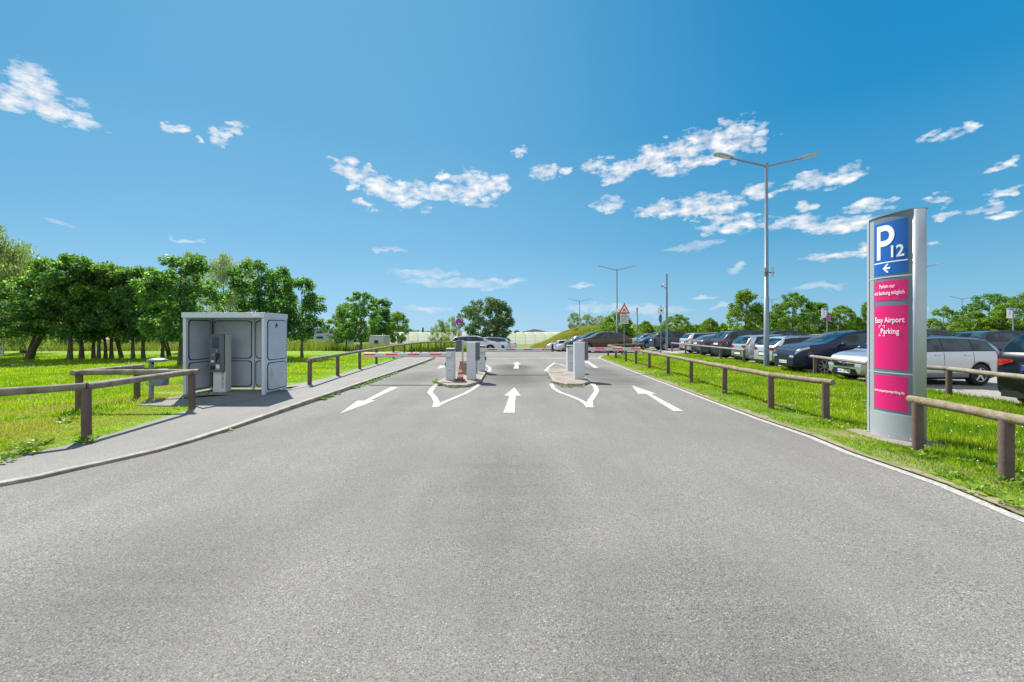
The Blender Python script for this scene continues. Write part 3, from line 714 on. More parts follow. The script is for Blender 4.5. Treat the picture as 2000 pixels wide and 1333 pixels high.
plate('white_label', (.02,mh-.69), (.085,mh-.64), M_signw); plate('change_tray', (.005,mh-.88), (.115,mh-.77), M_black); 
pl_ = plate('price_label', (.14,mh-.865), (.225,mh-.75), M_signw); plate('red_strip', (.15,mh-.855), (.215,mh-.84), M_red, dy=.003)
mb = MB()
add_text(mb, 'SCHEIDT&BACHMANN', lambda x, y: (mw-.045-y, -.0025, .36+x), bold=.01, width=.52, height=.055)
mb.add([(mw-.075+.03*math.cos(a), -.0025, .66+.03*math.sin(a)) for a in [R(90+120*k) for k in range(3)]]+[(mw-.075+.018*math.cos(a), -.0027, .66+.018*math.sin(a)) for a in [R(90+120*k) for k in range(3)]], [(0,1,4,3),(1,2,5,4),(2,0,3,5)])
mb.build('lettering', M_dark, t2)
# litter bin
b = P(295.5,778,zp); t = thing('litter_bin', 'grey metal litter bin with a domed lid on a post by the log fence', 'litter bin', b)
mb = MB(); mb.box((-.035,-.035,0),(.035,.035,.83)); mb.build('post', M_galv, t, bevel=.004)
mb = MB(); mb.lathe([(.0,.30),(.16,.30),(.165,.31),(.165,.66),(.15,.665),(.0,.66)], 24, c=(.2,0,0)); mb.build('bucket', M_galv, t)
mb = MB(); mb.lathe([(.0,.86),(.19,.85),(.2,.865),(.18,.895),(.12,.92),(.0,.93)], 24, c=(.14,0,0)); mb.build('lid', M_galv, t)
mb = MB(); mb.box((-.03,-.03,.78),(.04,.03,.855)); mb.build('hinge_block', M_black, t)

# ------------------------------------------------------------------ sign pylon
Apt, Bpt = Vector((5.585,6.40,0)), Vector((5.645,5.765,0))
chord = Bpt-Apt; Ln = chord.length; ud = chord.normalized(); nd = Vector((ud.y,-ud.x,0))
if nd.x > 0: nd = -nd
sag = .085; NA = 24
def arc(s_): return Apt + chord*s_ + nd*(4*sag*s_*(1-s_))
PH = 3.33
t = thing('sign_pylon', 'tall magenta and blue parking sign pylon on the right verge', 'sign', (Apt.x, Apt.y, 0.02))
base0 = Vector((Apt.x, Apt.y, .02))
def L3(p, z): return (p.x-base0.x, p.y-base0.y, z-.02)
def arcstrip(name, s0, s1, za, zc, m, off=0.0, n=18, thick=0):
    mb = MB(); vs = []
    for k in range(n+1):
        p = arc(s0+(s1-s0)*k/n) + nd*off; vs += [L3(p,za), L3(p,zc)]
    mb.add(vs, [(2*k,2*k+2,2*k+3,2*k+1) for k in range(n)], 0, True)
    return mb.build(name, m, t)
back = [Vector((Bpt.x+.16,Bpt.y+.04,0)), Vector((Apt.x+.12,Apt.y+.02,0))]
pl = [arc(k/NA) for k in range(NA+1)] + [back[0], Vector((Apt.x+.26,(Apt.y+Bpt.y)/2,0)), back[1]]
mb = MB(); mb.prism([L3(p,0)[:2] for p in pl], -.02, .385, 0); mb.build('base_cladding', M_alu, t)
mb = MB(); mb.prism([L3(p,0)[:2] for p in pl], .40, PH-.02, 0); mb.build('body', M_alud, t)
pt = lambda s_: arc(s_)
top_pl = [arc(k/NA)+nd*.012 for k in range(NA+1)] + [Vector((Bpt.x+.19,Bpt.y-.03,0)), Vector((Apt.x+.28,(Apt.y+Bpt.y)/2,0)), back[1]]
mb = MB(); mb.prism([L3(p,0)[:2] for p in top_pl], PH-.02, PH, 0); mb.build('top_cap', M_galvd, t)
mb = MB(); mb.prism([L3(p,0)[:2] for p in pl], .385, .40, 0); mb.build('joint', M_edge, t)
# near end column, rounded
col_c = Vector((Bpt.x+.085, Bpt.y+.0, 0)); cp = []
for k in range(20):
    a = 2*math.pi*k/20; cp.append(L3(Vector((col_c.x+.088*math.copysign(abs(math.cos(a))**.6, math.cos(a)), col_c.y+.045*math.copysign(abs(math.sin(a))**.8, math.sin(a)),0)),0)[:2])
mb = MB(); mb.prism(cp, -.02, PH-.02, 0); o = mb.build('end_column', M_alu, t)
for p_ in o.data.polygons: p_.use_smooth = len(p_.vertices) == 4
mb = MB(); q = L3(Apt,0); mb.box((q[0]-.012,q[1]-.005,-.02),(q[0]+.03,q[1]+.03,PH-.02)); mb.build('edge_profile', M_edge, t)
for za in (2.405, .995):
    arcstrip('joint_strip', .02, 1, za, za+.018, M_edge, .006)
def s_of(px):
    best = min(range(401), key=lambda k: abs((1000+arc(k/400).x/arc(k/400).y*F)-px)); return best/400
sL, sR = s_of(1708.8), s_of(1774)
arcstrip('light_margin', .03, s_of(1707), .41, PH-.03, mat('margin_grey', (.33,.38,.41), .42, .2), .002)
arcstrip('blue_panel', sL, sR, 2.455, 3.23, M_blue, .004)
arcstrip('magenta_panel', sL, sR, 2.07, 2.36, M_mag, .004)
arcstrip('magenta_panel', sL, sR, 1.06, 1.995, M_mag, .004)
arcstrip('magenta_panel', sL, sR, .46, .965, M_mag, .004)
def onarc(px, z, off=.0075): # a point of the sign face
    s_ = s_of(px) if not isinstance(px, float) or px > 2 else px
    return L3(arc(s_)+nd*off, z)
def sign_text(name, txt, pxa, pxb, zc, cap, bold=.008):
    sa, sb = s_of(pxa), s_of(pxb); mb = MB()
    vs, fs = text_mb(txt, width=1.0, height=cap, bold=bold)
    mb.add([L3(arc(sa+(sb-sa)*(x+.5))+nd*.011, zc-cap/2+y) for x, y in vs], fs); return mb.build(name, M_pylonw, t)
# big P
pa, pb = s_of(1713.8), s_of(1748)
mb = MB(); W_ = pb-pa
def pp(u, z): return L3(arc(pa+u*W_)+nd*.0075, z)
z0_, z1_ = 2.68, 3.185; st = .24
n = 8
for k in range(n): # stem
    za = z0_+(z1_-z0_)*k/n; zc = z0_+(z1_-z0_)*(k+1)/n
    mb.add([pp(0,za),pp(st,za),pp(st,zc),pp(0,zc)], [(0,1,2,3)])
cz = z1_-.155; ro = .155; ri = .073; cu = .5
N_ = 16
outer = [(cu+.5*math.cos(R(90-180*k/N_)), cz+ro*math.sin(R(90-180*k/N_))) for k in range(N_+1)]
inner = [(cu+.24*math.cos(R(90-180*k/N_)), cz+ri*math.sin(R(90-180*k/N_))) for k in range(N_+1)]
outer = [(st,cz+ro)]+outer+[(st,cz-ro)]; inner = [(st,cz+ri)]+inner+[(st,cz-ri)]
mb.add([pp(*p) for p in outer]+[pp(*p) for p in inner], [(k,k+1,len(outer)+k+1,len(outer)+k) for k in range(len(outer)-1)])
mb.build('letter_p', M_pylonw, t)
sign_text('number', '12', 1741.5, 1767.5, 2.785, .17, .025)
mb = MB(); a_ = onarc(1708.8,2.62); vs = []
for k in range(17):
    s_ = sL+(sR-sL)*k/16; p = arc(s_)+nd*.0075; z_ = 2.625; vs += [L3(p,z_),L3(p,z_+.016)]
mb.add(vs, [(2*k,2*k+2,2*k+3,2*k+1) for k in range(16)]); mb.build('line', M_pylonw, t)
sa, sb = s_of(1724.6), s_of(1739.5); mb = MB(); zc = 2.545
def pa_(u, z): return L3(arc(sa+u*(sb-sa))+nd*.0075, zc+z)
mb.add([pa_(.12,-.014),pa_(1,-.014),pa_(1,.014),pa_(.12,.014)], [(0,1,2,3)])
mb.add([pa_(0,0),pa_(.6,.068),pa_(.82,.06),pa_(.28,0.0)], [(0,1,2,3)]); mb.add([pa_(0,0),pa_(.28,0),pa_(.82,-.06),pa_(.6,-.068)], [(0,1,2,3)])
mb.build('arrow', M_pylonw, t)
sign_text('lettering', 'Parken nur', 1719, 1749.4, 2.283, .058)
sign_text('lettering', 'mit Buchung m\u00f6glich', 1709.8, 1768, 2.185, .058)
sign_text('lettering', 'Easy Airport', 1711, 1768, 1.785, .082)
sign_text('lettering', 'Parking', 1721.5, 1757.5, 1.62, .082)
sign_text('lettering', 'www.easyairportparking.de', 1709.5, 1768, .735, .042)
mb = MB(); sa, sb = s_of(1717.6), s_of(1728.6)
def pc(u, z): return L3(arc(sa+u*(sb-sa))+nd*.0075, z)
for u0, u1 in ((0,.35),(.65,1)):
    for z_ in (1.545,1.695): mb.add([pc(u0,z_),pc(u1,z_),pc(u1,z_+.009),pc(u0,z_+.009)], [(0,1,2,3)])
for u in (0,.93):
    for za in (1.545,1.665): mb.add([pc(u,za),pc(u+.07,za),pc(u+.07,za+.039),pc(u,za+.039)], [(0,1,2,3)])
mb.build('corner_brackets', M_pylonw, t)
mb = MB(); mb.prism([(p.x,p.y) for p in [Vector((5.36,6.62,0)),Vector((5.33,5.9,0)),Vector((5.42,5.62,0)),Vector((6.0,5.6,0)),Vector((6.0,6.62,0))]], .0, .045); tag(mb.build('foundation_slab', M_conc, bevel=.01), 'low concrete slab under the magenta sign pylon', 'slab')

# ------------------------------------------------------------------ street lamps
def lamp(label, px, y, htop, span, gz=0, arm=True, detail=True, x=None):
    b = AT(px, y); 
    if x is not None: b.x = x
    b.z = gz
    t = thing('street_lamp', label, 'street lamp', b, 0, 'double armed street lamps')
    r0 = .115 if detail else .11
    mb = MB(); mb.tube([(0,0,-.05),(0,0,htop*.35),(0,0,htop*.351),(0,0,htop)], [r0,r0*.86,r0*.72,r0*.52], 14); mb.build('pole', M_galv, t)
    for s_ in (-1, 1):
        rise = span*.2
        mb = MB(); mb.tube([(0,0,htop-.14),(s_*span*.66,0,htop-.14+rise*.75)], [.045,.038], 8); a = mb.build('arm', M_galvd, t)
        x0_, x1_ = s_*span*.62, s_*span; h0 = htop-.14+rise*.72; h1 = htop-.14+rise*1.12
        mb = MB(); dirv = Vector((x1_-x0_,0,h1-h0)); 
        secs = [(0,.05,.045),(.12,.11,.075),(.5,.17,.09),(.85,.16,.075),(1,.08,.03)]; vs = []
        for u, wy, hz in secs:
            c_ = Vector((x0_,0,h0))+dirv*u
            vs += [c_+Vector((0,-wy,0)),c_+Vector((0,-wy*.7,hz)),c_+Vector((0,wy*.7,hz)),c_+Vector((0,wy,0))]
        fs = [(4*i+k,4*i+(k+1)%4,4*i+4+(k+1)%4,4*i+4+k) for i in range(4) for k in range(4)]+[(0,1,2,3),(19,18,17,16)]
        mb.add(vs, fs); hd = mb.build('lamp_head', M_alu, t)
        mb = MB(); vs = []
        for u, wy in ((.2,.09),(.55,.14),(.9,.11)):
            c_ = Vector((x0_,0,h0))+dirv*u+Vector((0,0,-.006)); vs += [c_+Vector((0,-wy,0)),c_+Vector((0,wy,0))]
        mb.add(vs, [(0,1,3,2),(2,3,5,4)]); mb.build('lens', M_lgt, hd)
    return t
LP = P(1495.5,721)
t1 = lamp('tall double armed street lamp standing between the two log fences', 1497, LP.y, 9.0, 2.3)
mb = MB(); mb.box((-.13,-.12,.0),(.13,.12,.03)); mb.build('base_plate', M_galvd, t1)
mb = MB(); mb.box((-.005,-.108,.75),(.06,-.1,1.1)); mb.build('door', M_galvd, t1)
# plates on the big lamp, seen obliquely
t = thing('direction_plate', 'white oblique pair of small plates clamped to the tall lamp pole', 'sign', (LP.x+.04,LP.y-.12,4.0))
mb = MB(); m3 = Matrix.Rotation(R(42), 3, 'Z')
for (o_, nm) in ((-.2,0),(.24,1)):
    pl = [(-.16,-.22),(.12,-.2),(.19,0),(.12,.22),(-.16,.2)] if nm == 0 else [(-.15,-.2),(.1,-.2),(.16,0),(.1,.2),(-.15,.2)]
    q = MB(); vs = []
    for yy in (0,.012):
        for a, b_ in pl: v = m3 @ Vector((a,yy,b_+.22)); vs.append((v.x+o_*.85, v.y, v.z))
    q.add(vs, [tuple(range(5)),tuple(range(9,4,-1))]+[(i,5+i,5+(i+1)%5,(i+1)%5) for i in range(5)]); q.build('plate', M_signw if nm == 0 else M_cream, t)
q = MB(); q.box((-.2,.0,.18),(.24,.03,.22)); q.build('clamp', M_dark, t)
lamp('double armed street lamp rising behind the brown car and the warning sign', 1205, 47.9, 9.0, 2.3, detail=False)
lamp('small distant double armed street lamp on the grassy mound', 1132, 85, 7.2, 2.55, gz=.95, detail=False)
lamp('distant double armed street lamp half hidden behind the tall lamp pole', 1508, 82, 8.2, 2.45, detail=False)
lamp('distant double armed street lamp between the sign pylon and the right edge trees', 1879, 80, 8.2, 2.45, detail=False)
lamp('double armed street lamp mostly hidden behind the sign pylon', 1803, 46, 9.0, 2.35, detail=False)
# camera pole
b = AT(1302.5, 35); t = thing('camera_pole', 'grey steel pole carrying a white surveillance camera', 'camera pole', b)
mb = MB(); mb.tube([(0,0,-.05),(0,0,3),(0,0,6.6)], [.1,.09,.065], 12); mb.build('pole', M_galvd, t)
mb = MB(); mb.tube([(-.05,0,5.35),(-.3,0,5.5)], .025, 8); mb.box((-.09,-.05,5.25),(0,.05,5.45)); mb.build('bracket', M_galv, t)
mb = MB(); mb.tube([(-.45,-.12,5.55),(-.2,.12,5.7)], .09, 10); mb.build('camera_housing', M_white, t)
mb = MB(); mb.tube([(-.47,-.14,5.54),(-.451,-.122,5.549)], .055, 10); mb.build('lens', M_black, t)

# ------------------------------------------------------------------ traffic signs
def prohib(t, c, r, rz=0, dy=0):
    """absolute no stopping disc, facing -Y of its parent"""
    m3 = Matrix.Rotation(rz, 3, 'Z')
    def D3(nm, pts, m, off, par=t):
        mb = MB(); mb.add([tuple(m3 @ Vector((a,-off,b_)) + Vector(c)) for a, b_ in pts], [tuple(range(len(pts)))]); return mb.build(nm, m, par)
    circ = lambda rr: [(rr*math.cos(2*math.pi*k/28), rr*math.sin(2*math.pi*k/28)) for k in range(28)]
    mb = MB(); vs = [tuple(m3 @ Vector((a,yy,b_)) + Vector(c)) for yy in (0,.012) for a, b_ in circ(r)]
    mb.add(vs, [tuple(range(28)),tuple(range(55,27,-1))]+[(i,28+i,28+(i+1)%28,(i+1)%28) for i in range(28)]); dsc = mb.build('sign_disc', M_red, t)
    D3('blue_field', circ(r*.8), M_sblue, .004, dsc)
    w_ = r*.09
    for a in (45,-45):
        ca, sa_ = math.cos(R(a)), math.sin(R(a)); u = r*.8
        D3('red_bar', [(ca*x-sa_*y, sa_*x+ca*y) for x, y in ((-u,-w_),(u,-w_),(u,w_),(-u,w_))], M_red, .007+(a>0)*.002, dsc)
    return dsc
b = AT(896, 34); t = thing('no_stopping_sign', 'round red and blue no stopping sign on a pole beside the white cars', 'sign', b)
mb = MB(); mb.tube([(0,.03,-.05),(0,.03,3.2)], .035, 10); mb.build('pole', M_galvd, t)
dsc = prohib(t, (0,-.02,2.47), .275)
mb = MB(); mb.add([(-.08,-.031,2.30),(.08,-.031,2.30),(.05,-.031,2.36),(-.03,-.031,2.36)], [(0,1,2,3)]); mb.build('small_car_symbol', M_signw, dsc)
# warning triangle
b = AT(1219.3, 28.4); t = thing('warning_sign', 'red bordered triangular crossing sign with a text plate on a pole', 'sign', b)
mb = MB(); mb.tube([(0,.03,-.05),(0,.03,HZ(592,28.4))], .033, 10); mb.build('pole', M_galvd, t)
zt = HZ(592,28.4); zbm = HZ(612.7,28.4); hw = .40
def tri(s_, off, nm, m, par):
    cz_ = zbm+(zt-zbm)/3; pts = [(-hw*s_,cz_-(cz_-zbm)*s_),(hw*s_,cz_-(cz_-zbm)*s_),(0,cz_+(zt-cz_)*s_)]
    mb = MB(); mb.add([(a,-off,c_) for a, c_ in pts]+[(a,-off+.01,c_) for a, c_ in pts], [(0,1,2),(5,4,3),(0,3,4,1),(1,4,5,2),(2,5,3,0)]); return mb.build(nm, m, par)
tr_ = tri(1,.015,'triangle',M_red,t); tri(.64,.027,'white_field',M_signw,tr_)
mb = MB(); cz_ = zbm+.235; w_ = .02
for a in (45,-45):
    ca, sa_ = math.cos(R(a)), math.sin(R(a)); mb.add([(ca*x-sa_*y,-.031-(a>0)*.002,cz_+sa_*x+ca*y) for x, y in ((-.14,-w_),(.14,-w_),(.14,w_),(-.14,w_))], [(0,1,2,3)])
mb.add([(.035*math.cos(2*math.pi*k/12),-.035,cz_+.035*math.sin(2*math.pi*k/12)) for k in range(12)], [tuple(range(12))]); mb.build('crossing_symbol', M_black, tr_)
mb = MB(); zb_ = HZ(633,28.4); mb.box((-.29,-.02,zb_),(.29,-.005,zbm-.04)); tp = mb.build('text_plate', M_cabin, t, bevel=.003)
mb = MB(); zz = zbm-.11
rw_ = random.Random(5)
for w_ in (.30,.48,.48,.34,.50,.42):   # lines of small print, too small to be read in the photograph
    x_ = -w_/2
    while x_ < w_/2-.03:
        l_ = min(rw_.uniform(.03,.11), w_/2-x_); mb.box((x_,-.0225,zz-.035),(x_+l_,-.0205,zz-.005)); x_ += l_+.018
    zz -= .095
mb.build('lettering', M_dark, tp)
# camera notice + back of a round sign
b = AT(1291, 30); t = thing('notice_sign', 'white square camera notice above the back of a round sign on one pole', 'sign', b)
mb = MB(); mb.tube([(0,.03,-.05),(0,.03,HZ(596.8,30))], .035, 10); mb.build('pole', M_galvd, t)
mb = MB(); mb.box((-.23,-.02,HZ(613.6,30)),(.23,-.005,HZ(602,30))); sq = mb.build('square_plate', M_signw, t, bevel=.003)
mb = MB(); c_ = HZ(607,30); mb.add([(.03+.07*math.cos(2*math.pi*k/14),-.024,c_+.07*math.sin(2*math.pi*k/14)) for k in range(14)], [tuple(range(14))]); mb.box((-.05,-.024,c_+.0),(.03,-.0215,c_+.05)); 
for a in (-.08,.12): mb.box((a,-.0235,c_-.15),(a+.02,-.0215,c_-.12))
mb.build('camera_symbol', M_dark, sq)
mb = MB(); c_ = HZ(622.5,30); m3 = Matrix.Rotation(R(48),3,'Z'); vs = [tuple(m3 @ Vector((.32*math.cos(2*math.pi*k/24),yy,.32*math.sin(2*math.pi*k/24)))+Vector((0,.07,c_))) for yy in (0,.012) for k in range(24)]
mb.add(vs, [tuple(range(24)),tuple(range(47,23,-1))]+[(i,24+i,24+(i+1)%24,(i+1)%24) for i in range(24)]); mb.build('round_plate_back', M_galvd, t)
# numbered bay signs
def bay(label, px, y, num, rz, side, wd=.55, noparking=False):
    b = AT(px, y); t = thing('bay_sign', label, 'sign', b, 0, 'numbered parking row signs')
    zt_ = EYE+(HOR-602.5)*y/F
    mb = MB(); mb.tube([(0,0,-.05),(0,0,zt_+.05)], .05, 10); mb.build('pole', M_galv, t)
    m3 = Matrix.Rotation(rz,3,'Z'); hh_ = .78
    tf = lambda x, y_, z_: tuple(m3 @ Vector((x*side, y_, 0)) + Vector((0,0,z_)))
    def pb(nm, x0_, x1_, za, zc, m, par=t, off=.0, th_=.012):
        q = MB(); a_, c2 = x0_, x1_; vs = [tf(x, yy, z_) for yy in (-off, -off+th_) for x, z_ in ((a_,za),(c2,za),(c2,zc),(a_,zc))]
        q.add(vs, [(0,1,2,3),(7,6,5,4),(0,4,5,1),(1,5,6,2),(2,6,7,3),(3,7,4,0)]); return q.build(nm, m, par)
    pl = pb('plate', .06, .06+wd, zt_-hh_, zt_, M_signw)
    if side < 0: pb('blue_header', .08, .06+wd*.52, zt_-.17, zt_-.02, M_blue2, pl, .004, .003)
    else: pb('blue_header', .06+wd*.5, .04+wd, zt_-.17, zt_-.02, M_blue2, pl, .004, .003)
    cx = .06+wd/2
    q = MB()
    if num: add_text(q, num, lambda x, y_: tuple(m3 @ Vector((cx*side+x,-.006,0)) + Vector((0,0,zt_-.52+y_))), bold=.01, height=.27)
    add_text(q, '<   >', lambda x, y_: tuple(m3 @ Vector((cx*side+x,-.006,0)) + Vector((0,0,zt_-.7+y_))), bold=.01, height=.08); q.build('number', M_dark, pl)
    q = MB(); add_text(q, 'P4', lambda x, y_: tuple(m3 @ Vector(((.06+wd*.75)*side+x,-.006,0)) + Vector((0,0,zt_-.155+y_))), bold=.01, height=.12); q.build('lettering', M_blue, pl)
    if noparking: prohib(t, (.1,-.08,zt_-.80), .27, R(30))
    return t
bay('white row number 3 sign with blue header in front of the right hand trees', 1978.5, 32, '3', R(12), -1, .6)
bay('white row number 2 sign above a narrow red and blue no stopping sign', 1615.5, 33, '2', R(12), -1, .5, True)
bay('row sign seen nearly edge on right of the warning triangle', 1245, 42, '', R(60), -1, .55)
b = AT(1812, 46); t = thing('small_sign', 'tiny white square sign just right of the sign pylon', 'sign', b); zz = HZ(604,46)
mb = MB(); mb.tube([(-.3,0,0),(-.3,0,zz+.3)], .05, 8); mb.build('pole', M_galv, t); mb = MB(); mb.box((-.3,-.08,zz-.2),(.1,-.06,zz+.2)); mb.build('plate', M_signw, t)
b = AT(1201.5, 47.6); t = thing('lamp_plate', 'small white plate fixed to the lamp pole left of the triangle', 'sign', (b.x+.35,47.7,HZ(607,47.6)))
mb = MB(); mb.box((-.35,-.02,-.17),(.28,0,.17)); mb.build('plate', M_signw, t, bevel=.01)

# ------------------------------------------------------------------ cars
CT = {
 'estate': dict(L=4.55, W=1.82, H=1.47, belt=.975, wb=(-1.35,1.32), r=.325,
   top=[(-.5,.20),(-.5,.42),(-.497,.60),(-.482,.67),(-.43,.83),(-.385,.925),(-.33,.955),(-.2,.985),(-.04,1.0),(.04,.985),(.10,.945),(.18,.83),(.265,.695),(.29,.675),(.38,.635),(.45,.57),(.485,.49),(.5,.38),(.5,.2)], wins=[(-1.93,-1.16),(-1.12,-.20),(-.16,.86)], ws=(.42,1.18), rw=(-2.17,-1.80)),
 'suv': dict(L=4.6, W=1.86, H=1.68, belt=1.10, wb=(-1.33,1.36), r=.355,
   top=[(-.5,.24),(-.5,.42),(-.497,.60),(-.485,.68),(-.435,.85),(-.395,.935),(-.33,.965),(-.2,.988),(-.05,1.0),(.03,.985),(.09,.945),(.17,.84),(.245,.735),(.27,.715),(.37,.68),(.45,.615),(.485,.54),(.5,.41),(.5,.24)], wins=[(-1.93,-1.24),(-1.20,-.26),(-.22,.82)], ws=(.40,1.09), rw=(-2.195,-1.85)),
 'hatch': dict(L=4.03, W=1.69, H=1.48, belt=.98, wb=(-1.22,1.29), r=.31,
   top=[(-.5,.20),(-.5,.40),(-.497,.56),(-.485,.64),(-.445,.84),(-.41,.93),(-.36,.96),(-.2,.99),(-.02,1.0),(.06,.975),(.12,.92),(.2,.80),(.285,.70),(.31,.675),(.40,.62),(.46,.55),(.49,.47),(.5,.37),(.5,.2)], wins=[(-1.58,-.92),(-.86,.85)], ws=(.42,1.12), rw=(-1.93,-1.63)),
 'cross': dict(L=4.36, W=1.80, H=1.55, belt=1.05, wb=(-1.28,1.34), r=.34,
   top=[(-.5,.24),(-.5,.45),(-.495,.64),(-.475,.70),(-.37,.87),(-.31,.93),(-.26,.955),(-.1,.995),(0,1.0),(.06,.975),(.12,.92),(.19,.81),(.26,.715),(.29,.695),(.38,.65),(.45,.59),(.485,.51),(.5,.39),(.5,.22)], wins=[(-1.3,-.96),(-.92,-.14),(-.10,.8)], ws=(.36,1.1), rw=(-2.0,-1.5)),
 'coupe': dict(L=4.5, W=1.8, H=1.43, belt=.95, wb=(-1.3,1.38), r=.32,
   top=[(-.5,.20),(-.5,.42),(-.495,.66),(-.47,.70),(-.36,.735),(-.33,.76),(-.22,.92),(-.15,.975),(-.05,1.0),(.03,.985),(.09,.945),(.17,.83),(.25,.70),(.28,.675),(.38,.62),(.45,.55),(.485,.47),(.5,.36),(.5,.2)], wins=[(-1.1,-.3),(-.26,.86)], ws=(.40,1.15), rw=(-1.44,-.98)),
}
M_tyre = mat('tyre', (.014,.014,.015), .75, bump=.2); M_rim = mat('rim_silver', (.5,.52,.54), .28, .8); M_trim = mat('trim_black', (.016,.017,.02), .45)
M_tail = mat('tail_lens', (.36,.008,.010), .15, noise=.35, nscale=16, coat=1); M_head = mat('head_lens', (.45,.50,.55), .08, .3, coat=1); M_chrome = mat('chrome', (.75,.77,.8), .12, 1)
M_plate = mat('plate_white', (.75,.76,.74), .4); M_eu = mat('plate_blue', (.01,.06,.45), .4); M_under = mat('underbody', (.01,.01,.01), .9)
M_cg = bpy.data.materials.new('car_glass'); M_cg.use_nodes = True
_t, _b, _N, _L = nodes(M_cg)
_b.inputs['Base Color'].default_value = (.015,.035,.045,1); _b.inputs['Roughness'].default_value = .04; _b.inputs['Specular IOR Level'].default_value = .5
_tn = _N('ShaderNodeTexNoise'); _tn.inputs['Scale'].default_value = 2.2; _tn.inputs['Detail'].default_value = 1; _tcn = _N('ShaderNodeTexCoord'); _L(_tcn.outputs['Object'], _tn.inputs['Vector'])
_r = _N('ShaderNodeValToRGB'); _r.color_ramp.elements[0].color = (.004,.008,.012,1); _r.color_ramp.elements[1].color = (.022,.06,.075,1); _r.color_ramp.elements[0].position = .45; _r.color_ramp.elements[1].position = .6
_L(_tn.outputs['Fac'], _r.inputs[0]); _L(_r.outputs[0], _b.inputs['Base Color'])
CARC = {}
def car_surface(c):
    L_, W_, H_, belt = c['L'], c['W'], c['H'], c['belt']
    tp = c['top']; a = np.array([p[0] for p in tp])*L_; zz = np.array([p[1] for p in tp])*H_
    xs_ = np.linspace(-L_/2, L_/2, 801)
    idx = [i for i in range(1, len(a)-1)]
    raw = np.interp(xs_, a[1:-1]+np.arange(len(idx))*1e-6, zz[1:-1])
    k = 13; ker = np.hanning(k+2)[1:-1]; ker /= ker.sum()
    sm = np.convolve(np.pad(raw, k//2, mode='edge'), ker, mode='valid')
    sm[:8] = raw[:8]; 
    zlo = .19*H_/1.5
    def sec(x):
        x = float(np.clip(x, -L_/2, L_/2)); t_ = 2*x/L_
        zt_ = float(np.interp(x, xs_, sm))
        w0 = W_/2*(1-.14*abs(t_)**5-(.05 if t_ > 0 else .0)*abs(t_)**3-.13*max(0,(abs(t_)-.88)/.12)**2)
        zb_ = zlo + .10*max(0, abs(t_)-.8)/.2
        b_ = min(belt+ .03*(-t_), zt_-.035)
        gh = zt_-b_; s_ = min(1, max(0, (gh-.035)/(H_-belt-.035)))
        wb_ = w0*.965; wr = w0*(.93-.165*s_); e = .018+.05*s_
        mid = zb_+(b_-zb_)*.45
        pts = [(0,zb_),(.84*w0,zb_),(.965*w0,zb_+.06),(.995*w0,zb_+(b_-zb_)*.28),(1.0*w0,mid),(.998*w0,zb_+(b_-zb_)*.68),(.985*w0,b_-(b_-zb_)*.10),(wb_,b_)]
        for k_ in range(1, 5):
            u = k_/4; pts.append((wb_+(wr-wb_)*u+.012*math.sin(math.pi*u)*s_, b_+(zt_-e-b_)*u))
        pts += [(wr-.035,zt_-e*.55),(wr-.09,zt_-e*.28),(wr*.6,zt_-.006),(0,zt_)]
        return pts
    return sec
NS = 16
